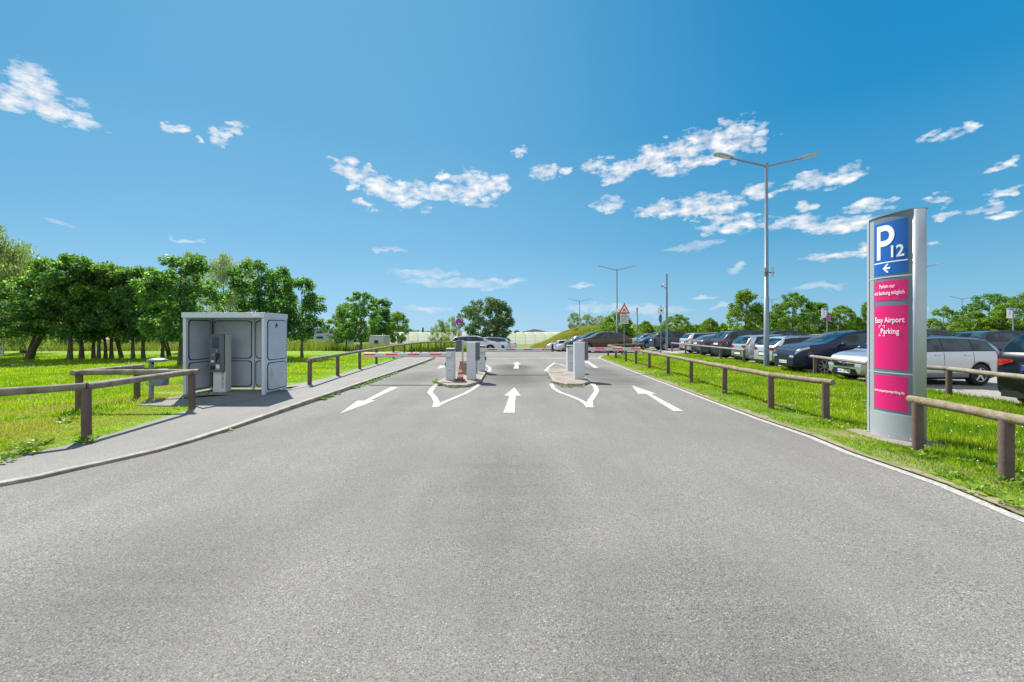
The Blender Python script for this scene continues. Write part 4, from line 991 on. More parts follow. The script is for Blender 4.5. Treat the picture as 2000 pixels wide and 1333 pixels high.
def car_meshes(kind):
    if kind in CARC: return CARC[kind]
    c = CT[kind]; L_, W_, H_, belt = c['L'], c['W'], c['H'], c['belt']; sec = car_surface(c)
    u = np.linspace(-1, 1, 73); stx = L_/2*np.sign(u)*(1-(1-abs(u))**1.25)
    mb = MB(); vs = []
    for x in stx:
        s_ = sec(x); ring = [(x,y,z) for y, z in s_] + [(x,-y,z) for y, z in s_[-2:0:-1]]; vs += ring
    n = 2*NS-2; fs = []
    for i in range(len(stx)-1):
        for k in range(n): fs.append((i*n+k, i*n+(k+1)%n, (i+1)*n+(k+1)%n, (i+1)*n+k))
    mb.add(vs, fs, 0, True); o = len(stx)-1
    mb.add(vs[:n], [tuple(range(n-1,-1,-1))]); mb.add(vs[o*n:], [tuple(range(n))])
    me = mb.mesh('body', [M_chrome, M_under])
    import bmesh
    bm = bmesh.new(); bm.from_mesh(me); bmesh.ops.remove_doubles(bm, verts=bm.verts, dist=1e-5); bmesh.ops.recalc_face_normals(bm, faces=bm.faces); bm.to_mesh(me); bm.free()
    tmp = bpy.data.objects.new('tmp', me); C.objects.link(tmp)
    cut = MB(); r = c['r']+.045
    for xw in c['wb']:
        for s_ in (-1, 1):
            cut.tube([(xw, s_*(W_/2-.27), c['r']), (xw, s_*(W_/2+.2), c['r'])], r, 28, smooth=False)
    cm = cut.mesh('cut', [M_under]); 
    bm = bmesh.new(); bm.from_mesh(cm); bmesh.ops.remove_doubles(bm, verts=bm.verts, dist=1e-5); bmesh.ops.recalc_face_normals(bm, faces=bm.faces); bm.to_mesh(cm); bm.free()
    co = bpy.data.objects.new('cut', cm); C.objects.link(co)
    md_ = tmp.modifiers.new('b', 'BOOLEAN'); md_.object = co; md_.operation = 'DIFFERENCE'; md_.solver = 'EXACT'
    dg = bpy.context.evaluated_depsgraph_get(); me2 = bpy.data.meshes.new_from_object(tmp.evaluated_get(dg))
    bpy.data.objects.remove(tmp); bpy.data.objects.remove(co)
    me2.materials.clear(); me2.materials.append(M_chrome); me2.materials.append(M_under)
    for p in me2.polygons:
        ce = p.center; p.material_index = 0
        for xw in c['wb']:
            if math.hypot(ce.x-xw, ce.z-c['r']) < r+.004 and abs(ce.y) < W_/2-.05 and ce.z < c['r']+r and ce.z > 0:
                if abs(p.normal.y) > .9 or math.hypot(ce.x-xw, ce.z-c['r']) > r-.02: 
                    if abs(ce.y) < W_/2-.05 and (abs(ce.y) <= W_/2-.2 or abs(p.normal.y) < .5): p.material_index = 1
        if p.normal.z < -.85 and ce.z < .35: p.material_index = 1
    parts = [('body', me2, None, None)]
    def S(x, j, side=1, off=.004):
        def pt(xx, jj):
            s_ = sec(xx); jj = max(0, min(NS-1.001, jj)); i = int(jj); f_ = jj-i
            return Vector((xx, side*(s_[i][0]*(1-f_)+s_[i+1][0]*f_), s_[i][1]*(1-f_)+s_[i+1][1]*f_))
        p = pt(x, j); a_ = pt(x+.01, j)-pt(x-.01, j); b_ = pt(x, min(j+.05,NS-1.002))-pt(x, j-.05)
        nn_ = a_.cross(b_); 
        if nn_.length < 1e-9: nn_ = Vector((0,0,1))
        nn_.normalize()
        if nn_.z < 0 and p.z > H_*.75: nn_ = -nn_
        if nn_.y*side < 0 and p.z <= H_*.95 and abs(nn_.y) > .25: nn_ = -nn_
        if nn_.z < 0 and abs(nn_.y) <= .25: nn_ = -nn_
        return p + nn_*off
    def patch(cells, side, off=.004, nx=8, nj=4):
        """cells: function (u,v) -> (x, j)"""
        mb = MB(); vs = [S(*cells(i/nx, k/nj), side, off) for i in range(nx+1) for k in range(nj+1)]; m_ = nj+1
        mb.add(vs, [(i*m_+k, (i+1)*m_+k, (i+1)*m_+k+1, i*m_+k+1) for i in range(nx) for k in range(nj)], 0, True); return mb
    add = lambda nm, mb, m_, par=None: parts.append((nm, mb.mesh(nm, [m_]), par, None))
    # side windows: belt row j=7 .. roof edge j=11, forward end follows the pillar
    for side in (-1, 1):
        for wi, (xa, xb) in enumerate(c['wins']):
            last = wi == len(c['wins'])-1; firstw = wi == 0
            def cell(u, v, xa=xa, xb=xb, last=last, firstw=firstw):
                x = xa+(xb-xa)*u; j0 = 7.4; j1 = 10.6
                if last: x = xa + (xb + .22 - (.46)*v - xa)*u
                if firstw: x = x + (.20*v)*(1-u)
                return (x, j0+(j1-j0)*v)
            add('side_window', patch(cell, side, .008), M_cg)
        xa, xb = c['wins'][0][0]-.03, c['wins'][-1][1]+.05
        def cellt(u, v): return (xa+.22*v*(1-u) + (xb+.24-.50*v-xa-.0)*u, 7.15+3.75*v)
        add('window_surround', patch(cellt, side, .004, 16, 4), M_trim)
        q = MB()
        for xs_ in [w_[0]-.02 for w_ in c['wins'][-2:]]+[c['wins'][-1][1]+.12]:
            p_ = patch(lambda u, v, xs_=xs_: (xs_+.012*u+(.05*(1-v) if xs_ > .5 else 0), 2.6+4.3*v), side, .003, 1, 8); q.add(p_.v, p_.f)
        add('door_seams', q, M_trim)
    def wscell(xa, xb, sgn):
        def cell(u, v):
            x = xa+(xb-xa)*u; return (x, 12.3+(NS-1.001-12.3)*v)
        return cell
    ws = c['ws']; rw = c['rw']
    for nm, (xa, xb) in (('windshield', ws), ('rear_window', rw)):
        mb = MB()
        for side in (-1, 1):
            p = patch(wscell(xa, xb, 1), side, .006, 8, 5); mb.add(p.v, p.f, 0, True)
        add(nm, mb, M_cg)
    # lights, plates, grille
    for side in (-1, 1):
        y_ = side*W_/2
        if kind == 'hatch': cell = lambda u, v: (-L_/2+.05+.10*u+.20*v, 6.4+4.8*v)
        elif kind == 'estate': cell = lambda u, v: (-L_/2+.03+.30*u, 5.6+1.3*v+.2*u)
        else: cell = lambda u, v: (-L_/2+.03+.34*u, 5.9+.9*v+.25*u)
        mbt = patch(cell, side, .007, 6, 4)
        # rear face part of the tail light
        s_ = sec(-L_/2); zz_ = belt-.11; wr_ = s_[5][0]
        yo, yi = side*(wr_+.012), side*(wr_-.27); xb_ = -L_/2-.009
        mbt.add([(xb_+.03,yo,zz_-.085),(xb_,side*(wr_-.07),zz_-.075),(xb_,yi,zz_-.0),(xb_,yi,zz_+.045),(xb_,side*(wr_-.07),zz_+.06),(xb_+.03,yo,zz_+.055),(xb_+.1,yo,zz_-.085),(xb_+.1,yo,zz_+.055)], [(0,1,4,5),(1,2,3,4),(0,5,7,6)])
        add('tail_light', mbt, M_tail)
        cell = lambda u, v: (L_/2-.05-.42*u, 6.0+1.4*v+.2*u)
        mbt = patch(cell, side, .006, 6, 4); zn = sec(L_/2-.02)[-1][1]; wn = sec(L_/2-.02)[5][0]; mbt.box((L_/2-.05,min(side*(wn-.30),side*(wn-.0)),zn-.10),(L_/2+.006,max(side*(wn-.30),side*(wn-.0)),zn-.02)); add('headlight', mbt, M_head)
        # mirror
        q = MB(); yy = side*(W_/2+.03); xx = c['wins'][-1][1]-.05; q.lathe([(0,-.02),(.06,0),(.085,.06),(.08,.12),(.0,.15)], 12, c=(0,0,0), axis='Y')
        v2 = [(xx+a_*.75, yy+side*(b_)+(-side*.03), belt+.06+c_*.85) for a_, b_, c_ in q.v]; q.v = v2; add('side_mirror', q, None)
        # handles
        for xa, xb in [(w_[0]+.1, w_[0]+.28) for w_ in c['wins'][-2:]]:
            q = MB(); s_ = sec(xa); q.box((xa, min(side*s_[6][0]-.002, side*(s_[6][0]+.022)), belt-.10), (xb, max(side*s_[6][0]-.002, side*(s_[6][0]+.022)), belt-.07)); add('door_handle', q, None)
        # roof rails
        if kind in ('estate','suv'):
            s_ = sec(0); q = MB(); q.tube([(-1.7,side*(s_[12][0]-.02),sec(-1.7)[12][1]+.0),(-1.55,side*(s_[12][0]-.02),sec(-1.55)[12][1]+.055),(0,side*(s_[12][0]-.02),sec(0)[12][1]+.055),(.2,side*(s_[12][0]-.02),sec(.2)[12][1]+.0)], .014, 6); add('roof_rail', q, M_trim)
    def sidebox(z_, x_, w2, h2, nm, m_, th_=.01, par=None, r_=.0):
        q = MB(); a_, b_ = (x_-th_, x_+th_); q.box((a_,-w2/2,z_-h2/2),(b_,w2/2,z_+h2/2)); add(nm, q, m_, par)
    fx = L_/2+.002; rx_ = -L_/2-.002
    big = kind in ('suv','cross')
    q = MB(); zc = (.36*H_/1.5)+(.06 if big else 0); w2 = W_*.56; h2 = .19 if not big else .22
    q.add([(fx+.006,-w2/2,zc-h2/2+.03),(fx+.006,-w2/2+.1,zc-h2/2),(fx+.006,w2/2-.1,zc-h2/2),(fx+.006,w2/2,zc-h2/2+.03),(fx+.004,w2/2-.08,zc+h2/2),(fx+.004,-w2/2+.08,zc+h2/2)], [(0,1,2,3,4,5)])
    for k in range(4): q.box((fx+.004,-w2/2+.08,zc-h2/2+.02+k*h2/4),(fx+.014,w2/2-.08,zc-h2/2+.032+k*h2/4))
    add('lower_grille', q, M_trim)
    # upper grille on the nose
    q = MB(); vs = []
    for k in range(9):
        v_ = k/8; yy = (v_-.5)*W_*.5
        for u_ in (0,1):
            x_ = L_/2-.012-.055*u_; s_ = sec(x_); vs.append((x_+.03, yy, s_[-1][1]-.02-.015*(1-u_)))
    z_up = sec(L_/2-.03)[-1][1]
    q.box((fx-.03,-W_*.22,z_up-.12),(fx+.010,W_*.22,z_up-.02)); add('upper_grille', q, M_trim)
    zpl = zc+.01
    q = MB(); q.box((fx+.012,-.26,zpl-.055),(fx+.022,.26,zpl+.055)); add('license_plate', q, M_plate)
    zr = .62 if kind not in ('hatch','suv','cross') else (.5 if kind == 'hatch' else .88)
    q = MB(); q.box((rx_-.018,-.26,zr-.055),(rx_-.006,.26,zr+.055)); add('rear_license_plate', q, M_plate)
    q = MB(); q.box((rx_-.004,-W_*.33,.24*H_/1.5),(rx_+.1,W_*.33,.36*H_/1.5)); q.box((rx_-.008,-.3,zr-.09),(rx_+.05,.3,zr+.1)); add('rear_bumper_insert', q, M_trim)
    # wheels
    for xw in c['wb']:
        for side in (-1, 1):
            r_ = c['r']; q = MB(); wd = .11; yc = side*(W_/2-.12)
            q.lathe([(r_*.62,-wd),(r_*.93,-wd),(r_,-wd*.75),(r_,wd*.75),(r_*.93,wd),(r_*.62,wd)], 28, c=(0,0,0), axis='Y')
            q.v = [(a_+xw, b_+yc, c_+r_) for a_, b_, c_ in q.v]
            wi = len(parts); add('wheel', q, M_tyre)
            q = MB(); yo = yc+side*(wd-.015)
            ring = lambda rr, yy, n_=28: [(xw+rr*math.cos(2*math.pi*k/n_), yy, r_+rr*math.sin(2*math.pi*k/n_)) for k in range(n_)]
            R1 = ring(r_*.66, yo+side*.012); R2 = ring(r_*.58, yo+side*.004); R3 = ring(r_*.56, yo-side*.09)
            q.add(R1+R2, [(k,(k+1)%28,28+(k+1)%28,28+k) for k in range(28)], 0, True); q.add(R2+R3, [(k,(k+1)%28,28+(k+1)%28,28+k) for k in range(28)], 0, True)
            q.add(ring(r_*.56, yo-side*.085), [tuple(range(28))], 1)
            q.add(ring(r_*.14, yo+side*.006), [tuple(range(28))], 0)
            ns = 5 if kind in ('estate','hatch') else 7
            for k in range(ns):
                a0 = 2*math.pi*(k+.25)/ns; wd2 = .17 if ns == 5 else .11
                for da, rr0, rr1, wa, wb2 in ((0,.1,.6,wd2,wd2*.9),):
                    pts = []
                    for rr, ww in ((rr0,wa),(rr1,wb2)):
                        for sg in (-1,1): pts.append((xw+r_*(rr*math.cos(a0)-sg*ww*.5*math.sin(a0)), yo+side*(.002 if rr > .3 else .004), r_+r_*(rr*math.sin(a0)+sg*ww*.5*math.cos(a0))))
                    q.add([pts[0],pts[1],pts[3],pts[2]], [(0,1,2,3)])
            parts.append(('rim', q.mesh('rim', [M_rim, M_trim]), wi, None))
    CARC[kind] = parts; return parts
PAINT = {}
def paint(name, col, metal=.5, rough=.35):
    if name not in PAINT: PAINT[name] = mat('paint_'+name, col, rough, metal, coat=1 if col[1] > .2 else .3, spec=.5 if col[1] > .2 else .3)
    return PAINT[name]
P_sil = paint('silver', (.50,.52,.54), .75, .33); P_sil2 = paint('pale_silver', (.60,.62,.65), .7, .32); P_wht = paint('white', (.62,.63,.66), 0, .35)
P_blk = paint('black', (.006,.007,.012), .1, .25); P_navy = paint('navy', (.006,.014,.045), .05, .3); P_gry = paint('dark_grey', (.055,.07,.10), .4, .3)
P_brn = paint('brown', (.10,.06,.045), .5, .3); P_blu = paint('blue', (.03,.09,.20), .4, .3); P_bg = paint('blue_grey', (.10,.14,.19), .4, .3); P_brz = paint('bronze', (.25,.15,.09), .5, .3)
CARS = {}
def car(kind, x, y, yaw, pnt, label, near='c', scale=1.0, plate=None, rplate=None, extras=None):
    gz = float(terr(x, y)); t = thing('parked_car', label, 'car', (x, y, gz+.008), R(yaw), 'parked cars'); t.scale = (scale[0],scale[1],scale[2]) if isinstance(scale, tuple) else (scale,)*3
    made = []
    for nm, me, par, _ in car_meshes(kind):
        o = bpy.data.objects.new(nm, me); C.objects.link(o); o.parent = made[par] if par is not None else t; made.append(o)
        if not me.materials: me.materials.append(P_sil)
        if nm in ('body','side_mirror','door_handle'):
            s_ = o.material_slots[0]; s_.link = 'OBJECT'; s_.material = pnt
    c = CT[kind]
    for nm, txt in (('license_plate', plate), ('rear_license_plate', rplate)):
        if not txt: continue
        po = [m for m in made if m.name.split('.')[0] == nm][0]; vv = [v.co for v in po.data.vertices]
        xp = max(v.x for v in vv)+.002 if nm == 'license_plate' else min(v.x for v in vv)-.002; zc = sum(v.z for v in vv)/len(vv); sg = 1 if nm == 'license_plate' else -1
        q = MB(); add_text(q, txt, lambda a_, b_: (xp, sg*(a_+.025), zc-.036+b_), width=.42, height=.075, bold=.012); q.build('lettering', M_black, po)
        q = MB(); q.box((xp-.001,-.26 if sg > 0 else .215,zc-.053),(xp+.001,-.215 if sg > 0 else .26,zc+.053)); q.build('country_strip', M_eu, po)
    if extras: extras(t, c)
    return t
def ford_front(t, c):
    fx = c['L']/2+.002; q = MB(); z_ = .60
    q.tube([(fx+.006,0,z_),(fx+.022,0,z_)], .075, 20); q.v = [(a, b*1.15, z_+(cc-z_)*.5) for a, b, cc in q.v]; e = q.build('oval_badge', M_eu, t)
    q = MB(); add_text(q, 'Ford', lambda a, b: (fx+.0235, a, z_-.018+b), width=.10, height=.035, bold=.01); q.build('lettering', M_signw, e)
# first row behind the right hand fences
car('suv', 10.17+2.3, 7.9, 0, P_blk, 'black car cut off by the right edge of the photo with a red tail light', rplate='HO')
car('estate', 10.62+2.05, 13.05, 180, P_sil, 'silver estate car facing left beside the sign pylon with five spoke wheels', scale=(.92,1,1.02), plate='HO EL 76', extras=ford_front)
car('suv', 10.55+2.3, 15.75, 175, P_navy, 'dark navy car facing the fence with its windshield towards the camera', plate='HO HG 195', scale=(1,1,.99))
car('estate', 11.35+2.3, 18.6, 0, P_sil2, 'pale silver estate car with its dark rear window right behind the tall lamp')
car('hatch', 11.85+2.0, 21.5, 0, P_sil, 'silver hatchback with tall narrow red tail lights beside its rear window')
car('suv', 12.25+2.3, 24.6, 0, P_gry, 'dark grey tall car second left of the tall lamp', scale=(1,1,1.03))
car('cross', 12.5+2.18, 27.9, 0, P_bg, 'blue grey low crossover between the dark grey tall car and the pale estate', scale=(1,1,.97))
car('suv', 13.0+2.3, 31.2, 0, P_sil2, 'light silver family car with red tail lights left of the blue grey crossover', scale=(1,1,.95))
car('suv', 12.6+2.2, 37.2, 0, P_gry, 'dark slate off-road car right behind the round sign back and the camera pole', scale=(.94,1,1.02))
car('hatch', 12.7+2.0, 41.5, 180, P_blu, 'small blue car with sloping windshield tucked left of the slate off-road car')
car('estate', 13.0+2.2, 46, 180, P_sil, 'pale grey car mostly hidden behind the row sign post')
# second row further right
car('suv', 22.35+2.3, 20.5, 0, P_gry, 'dark grey crossover behind the silver estate at the right edge')
car('suv', 22.6+2.3, 24.5, 0, P_bg, 'blue grey people carrier behind the silver estate right of the sign pylon', scale=(1,1,1.06))
car('suv', 19.9+2.2, 24.4, 180, P_navy, 'dark blue roof showing behind the navy car left of the sign pylon', scale=(1,1,1.02))
car('estate', 20.0+2.2, 27.8, 0, P_sil2, 'pale car whose roof shows left of the navy car roof', scale=(1,1,1.04))
car('suv', 19.8+2.2, 32.2, 0, P_navy, 'dark blue car above the pale silver estate facing right', scale=(1,1,1.02))
car('estate', 20.4+2.2, 36, 0, P_blk, 'black car roof in the gap right of the dark blue car')
# centre
car('cross', 5.15+2.2, 33.2, 180, P_brn, 'brown car seen from its left side behind the triangular warning sign', scale=(1.02,1,1.06))
car('suv', 4.8+2.4, 36.1, 180, P_gry, 'dark blue grey tall car directly behind the brown car', scale=(1.02,1,1.04))
car('suv', 5.7+2.3, 40.5, 0, P_sil2, 'light silver tall car left of the two dark nosed cars', scale=(1,1,.97))
car('estate', 5.55+2.3, 44, 0, P_brz, 'bronze car half hidden behind the light silver tall car')
car('estate', 5.1+2.3, 47.2, 180, P_wht, 'white car facing left between the bronze car and the barrier housing')
car('hatch', 5.1+2.1, 50.5, 0, P_wht, 'white hatchback with red tail light right of the dark blue car')
car('cross', 5.35+2.2, 56, 0, P_navy, 'dark blue crossover near the end of the middle row')
car('cross', 5.5+2.2, 66, 0, P_sil2, 'small pale silver car at the far end of the middle row')
# left of the middle
car('estate', -3.28, 37.3, 0, P_wht, 'white estate car seen from its right side behind the left island', scale=(1.03,1,1.0))
car('estate', -2.45, 40.6, 180, P_sil2, 'pale estate car facing left behind the white estate')
car('coupe', -1.75, 44.0, 180, P_wht, 'white saloon car with its tail showing at the right end of the left cars')

# ------------------------------------------------------------------ buildings
t = thing('greenhouse', 'long pale translucent greenhouse hall on the horizon', 'greenhouse', (0,185,-3.95))
gz = 0; x0_, x1_ = -60, 26
mb = MB(); bay_ = 4.4; nb = int((x1_-x0_)/bay_)
xe_ = x0_+nb*bay_
for a_, b_ in (((x0_,0),(xe_,0)),((xe_,0),(xe_,60)),((x0_,60),(x0_,0))): mb.quad((a_[0],a_[1],0),(b_[0],b_[1],0),(b_[0],b_[1],4.7),(a_[0],a_[1],4.7))
mb.build('wall', M_gh, t)
mb = MB()
for k in range(nb):
    xa = x0_+k*bay_; 
    for i in range(6):
        a0 = math.pi*i/6; a1 = math.pi*(i+1)/6; c_ = xa+bay_/2
        mb.quad((c_-bay_/2*math.cos(a0),0,4.7+1.0*math.sin(a0)),(c_-bay_/2*math.cos(a1),0,4.7+1.0*math.sin(a1)),(c_-bay_/2*math.cos(a1),60,4.7+1.0*math.sin(a1)),(c_-bay_/2*math.cos(a0),60,4.7+1.0*math.sin(a0)))
    mb.add([(xa+bay_/2-bay_/2*math.cos(math.pi*i/6),-.02,4.7+1.0*math.sin(math.pi*i/6)) for i in range(7)], [tuple(range(7))])
mb.build('roof', M_gh, t)
mb = MB()
for k in range(nb+1): mb.box((x0_+k*bay_-.09,-.12,0),(x0_+k*bay_+.09,-.02,4.9))
for z_ in (1.6, 3.2): mb.box((x0_,-.07,z_),(x0_+nb*bay_,-.03,z_+.07))
mb.build('frame', M_ghf, t)
t = thing('hangar', 'low grey hangar with a shallow gabled roof above the greenhouse', 'hangar', (7.5,250,-4))
hx = [(1012-1000)/F*250-4, (1083-1000)/F*250+2]; zr = HZ(642.8,250)+4; ze = HZ(653.5,250)+4
mb = MB(); mb.box((hx[0]-7.5,0,0),(hx[1]-7.5,50,ze)); mb.build('wall', M_cabin, t)
mid = (1043-1000)/F*250-7.5; mb = MB(); a, b_ = hx[0]-8.5, hx[1]-6.5
mb.add([(a,-1,ze),(mid,-1,zr),(b_,-1,ze),(a,51,ze),(mid,51,zr),(b_,51,ze),(a,-1,ze-.3),(b_,-1,ze-.3)], [(0,1,2),(0,3,4,1),(1,4,5,2),(3,5,4),(6,0,2,7)]); mb.build('roof', M_hroof, t)
# measuring cabin
cy = 51.6; cx = AT(720.5, cy); gz = float(terr(-15, cy))+.07; ch = HZ(656, cy)-gz
t = thing('cabin', 'small white ribbed cabin with one window beyond the left fence', 'cabin', (cx.x, cy, gz))
cw = 28.7/F*cy; cd = 2.6
mb = MB(); mb.box((0,0,0),(cw,cd,ch))
for k in range(10): mb.box((cw,.15+.25*k,.1),(cw+.02,.27+.25*k,ch-.12))
mb.build('wall', M_cabin, t); mb = MB(); mb.box((-.04,-.04,ch-.1),(cw+.05,cd+.04,ch+.03)); mb.build('roof', M_cabin, t)
mb = MB(); mb.box((cw*.30,-.03,ch*.36),(cw*.70,0,ch*.88)); wf = mb.build('window', M_shelf, t); mb = MB(); mb.box((cw*.36,-.036,ch*.42),(cw*.64,-.028,ch*.70)); mb.build('pane', M_glassd, wf)
b = AT(701, 37.6, float(terr(-14,37.6))+.07); t = thing('utility_box', 'small grey utility box on a post left of the maple trunk', 'utility box', b)
mb = MB(); mb.box((-.2,-.1,.15),(.2,.1,.6)); mb.build('box_body', M_galv, t, bevel=.01); mb = MB(); mb.box((-.03,-.03,0),(.03,.03,.15)); mb.build('post', M_galvd, t)
def board(label, px0, px1, pt, pb, y):
    a, b_ = AT(px0,y), AT(px1,y); z0_, z1_ = HZ(pb,y), HZ(pt,y); g = float(terr(a.x,y))+.06; t = thing('notice_board', label, 'board', (a.x,y,g))
    w_ = b_.x-a.x; mb = MB(); mb.box((0,0,max(.02,z0_-g)),(w_,.04,z1_-g)); mb.build('panel', M_signw, t, bevel=.01)
    for xx in (.05*w_,.9*w_): mb = MB(); mb.tube([(xx,.07,0),(xx,.07,z1_-g)], .03, 8); mb.build('post', M_galvd, t)
board('grey white board cut off by the left edge of the lawn', -12, 5.5, 669, 700, 25)
board('narrow white board between the dark tree trunks', 186.5, 195, 680, 696.5, 30)
def house(label, px0, px1, ptop, pbot, y, wm, rm, rows=3, flat=True):
    a, b_ = AT(px0,y), AT(px1,y); g = float(terr(a.x,y)); h_ = HZ(ptop,y)-g; w_ = b_.x-a.x
    t = thing('distant_building', label, 'building', (a.x,y,g)); mb = MB(); mb.box((0,0,0),(w_,14,h_*(1 if flat else .72))); mb.build('wall', wm, t)
    mb = MB()
    if flat: mb.box((-.3,-.3,h_),(w_+.3,14.3,h_+.35))
    else: mb.add([(-.4,-.4,h_*.72),(w_+.4,-.4,h_*.72),(w_+.4,14.4,h_*.72),(-.4,14.4,h_*.72),(0,7,h_),(w_,7,h_)], [(0,1,5,4),(1,2,5),(2,3,4,5),(3,0,4)])
    mb.build('roof', rm, t)
    n = max(2, int(w_/4)); hh_ = h_*(1 if flat else .72)
    for r_ in range(rows):
        for k in range(n):
            xx = (k+.25)*w_/n; zz_ = (r_+.35)*hh_/rows; mb = MB(); mb.box((xx,-.06,zz_),(xx+w_/n*.5,-.0,zz_+hh_/rows*.45)); mb.build('window', M_glassd, t)
house('blue grey flat roofed building far behind the left trees', 612, 662, 645, 670, 150, mat('pale_blue_wall', (.30,.36,.44), .7, noise=.06), M_hroof)
house('pale house with a brick red roof showing between the left trunks', 172, 240, 657, 690, 105, mat('cream_wall', (.55,.50,.44), .8, noise=.06), mat('red_roof', (.34,.13,.09), .8, noise=.1), 2, False)
house('long low house with a red roof beyond the left greenhouse', 796, 826, 650.5, 660, 262, mat('white_wall', (.5,.5,.48), .8, noise=.06), mat('red_roof_far', (.34,.16,.13), .8, noise=.1), 1, False)

# ------------------------------------------------------------------ trees
def crown_mesh(name, m, clumps, per, ls, seed, droop=0.0, aspect=1.0):
    """clumps: (x,y,z,r); leaves: small four cornered blades scattered through each clump"""
    g = np.random.default_rng(seed); V = []; 
    cl = np.array(clumps); idx = np.repeat(np.arange(len(cl)), (per*(cl[:,3]/cl[:,3].mean())**2).astype(int)+3)
    n = len(idx); dirs = g.normal(size=(n,3)); dirs /= np.linalg.norm(dirs,axis=1)[:,None]
    rad = cl[idx,3]*(g.random(n)**.45)*(1+.25*g.random(n)); c = cl[idx,:3] + dirs*rad[:,None]*[1,1,.8]
    if droop: c[:,2] -= droop*g.random(n)**2
    u = g.normal(size=(n,3)); 
    if droop: u[:,2] -= 2.5; 
    u /= np.linalg.norm(u,axis=1)[:,None]; v = np.cross(u, g.normal(size=(n,3))); v /= np.linalg.norm(v,axis=1)[:,None]
    s = ls*(.6+.8*g.random(n))[:,None]
    a = c-u*s*.5; b = c+v*s*.36*aspect; e = c+u*s*.5; f = c-v*s*.36*aspect
    vs = np.stack([a,b,e,f],1).reshape(-1,3)
    me = bpy.data.meshes.new(name); me.vertices.add(4*n); me.vertices.foreach_set('co', vs.ravel())
    me.loops.add(4*n); me.loops.foreach_set('vertex_index', np.arange(4*n)); me.polygons.add(n); me.polygons.foreach_set('loop_start', np.arange(n)*4); me.polygons.foreach_set('loop_total', np.full(n,4))
    me.materials.append(m); me.update(calc_edges=True); return me
def trunk_mesh(name, H_, hb, r0, seed, limbs=7, lean=0.0, spread=.5, stems=1, top=.85):
    g = random.Random(seed); mb = MB()
    for s_ in range(stems):
        an = g.uniform(0,6.28); l2 = lean if stems == 1 else lean+g.uniform(-.1,.15)*H_/5
        pts = []; n = 7
        for k in range(n+1):
            u = k/n; pts.append((l2*u**1.2+g.uniform(-.04,.04)*(k>0)+ (0 if stems == 1 else .1*s_*(1+2.5*u)), g.uniform(-.05,.05)*(k>0)+(0 if stems == 1 else .1*math.sin(s_*2.1)*(1+2*u)), H_*top*u))
        rr = [r0*(1.35 if k == 0 else 1)*(1-.85*k/n)/(1 if stems == 1 else 1.5) for k in range(n+1)]
        mb.tube(pts, rr, 8, cap=False)
        for k in range(limbs):
            u = hb/H_/top*.9+(1-hb/H_/top)*(k+.5)/limbs*.85; i = min(n-1, int(u*n)); p = Vector(pts[i]).lerp(Vector(pts[i+1]), u*n-i)
            a = k*2.4+an; ln = spread*(1.1-.6*u)*g.uniform(.7,1.15); q = p+Vector((math.cos(a)*ln, math.sin(a)*ln, ln*g.uniform(.5,.9)))
            md = p.lerp(q,.5)+Vector((0,0,-.06*ln)); mb.tube([p,md,q], [r0*.36*(1-u*.5),r0*.22*(1-u*.5),r0*.07], 6, cap=False)
            for e in range(2):
                q2 = md+Vector((math.cos(a+g.uniform(-1.2,1.2))*ln*.5, math.sin(a+g.uniform(-1.2,1.2))*ln*.5, ln*g.uniform(.3,.6))); mb.tube([md,q2], [r0*.16*(1-u*.5),r0*.04], 5, cap=False)
    return mb.mesh(name, M_bark)
def clumps(kind, H_, hb, Rr, n, seed, rc=.36, dx=0.0):
    g = random.Random(seed); out = []; tries = 0
    lob = [(g.uniform(0,6.28), g.uniform(.3,.9), g.uniform(.75,1.22)) for _ in range(6)]
    while len(out) < n and tries < n*60:
        tries += 1
        u = g.random(); a = g.uniform(0,6.28)
        if kind == 'round': env = math.sin(math.pi*(.10+.86*u))**.62
        elif kind == 'cone': env = (1-u)**.75*.95+.10 if u > .18 else .55+u*2.3
        elif kind == 'dome': env = (.80+.45*u if u < .4 else 1-.1*(u-.4)) if u < .62 else .98*math.sqrt(max(0,1-((u-.62)/.40)**2))
        elif kind == 'tall': env = math.sin(math.pi*(.08+.88*u))**.8
        elif kind == 'bush': env = math.sqrt(max(0,1-u*u))
        elif kind == 'willow': env = math.sin(math.pi*(.22+.74*u))**.7
        for la, lu, lk_ in lob:
            dd = math.cos(a-la); 
            if dd > .5 and abs(u-lu) < .3: env *= 1+(lk_-1)*(dd-.5)*2
        rr = env*Rr*g.random()**.38; r_ = rc*g.uniform(.6,1.25)
        if rr > env*Rr-r_*.35: rr = max(0, env*Rr-r_*.35)
        out.append((math.cos(a)*rr+dx*u, math.sin(a)*rr, hb+(H_-hb)*u*.97, r_))
    return out
PROT = {}
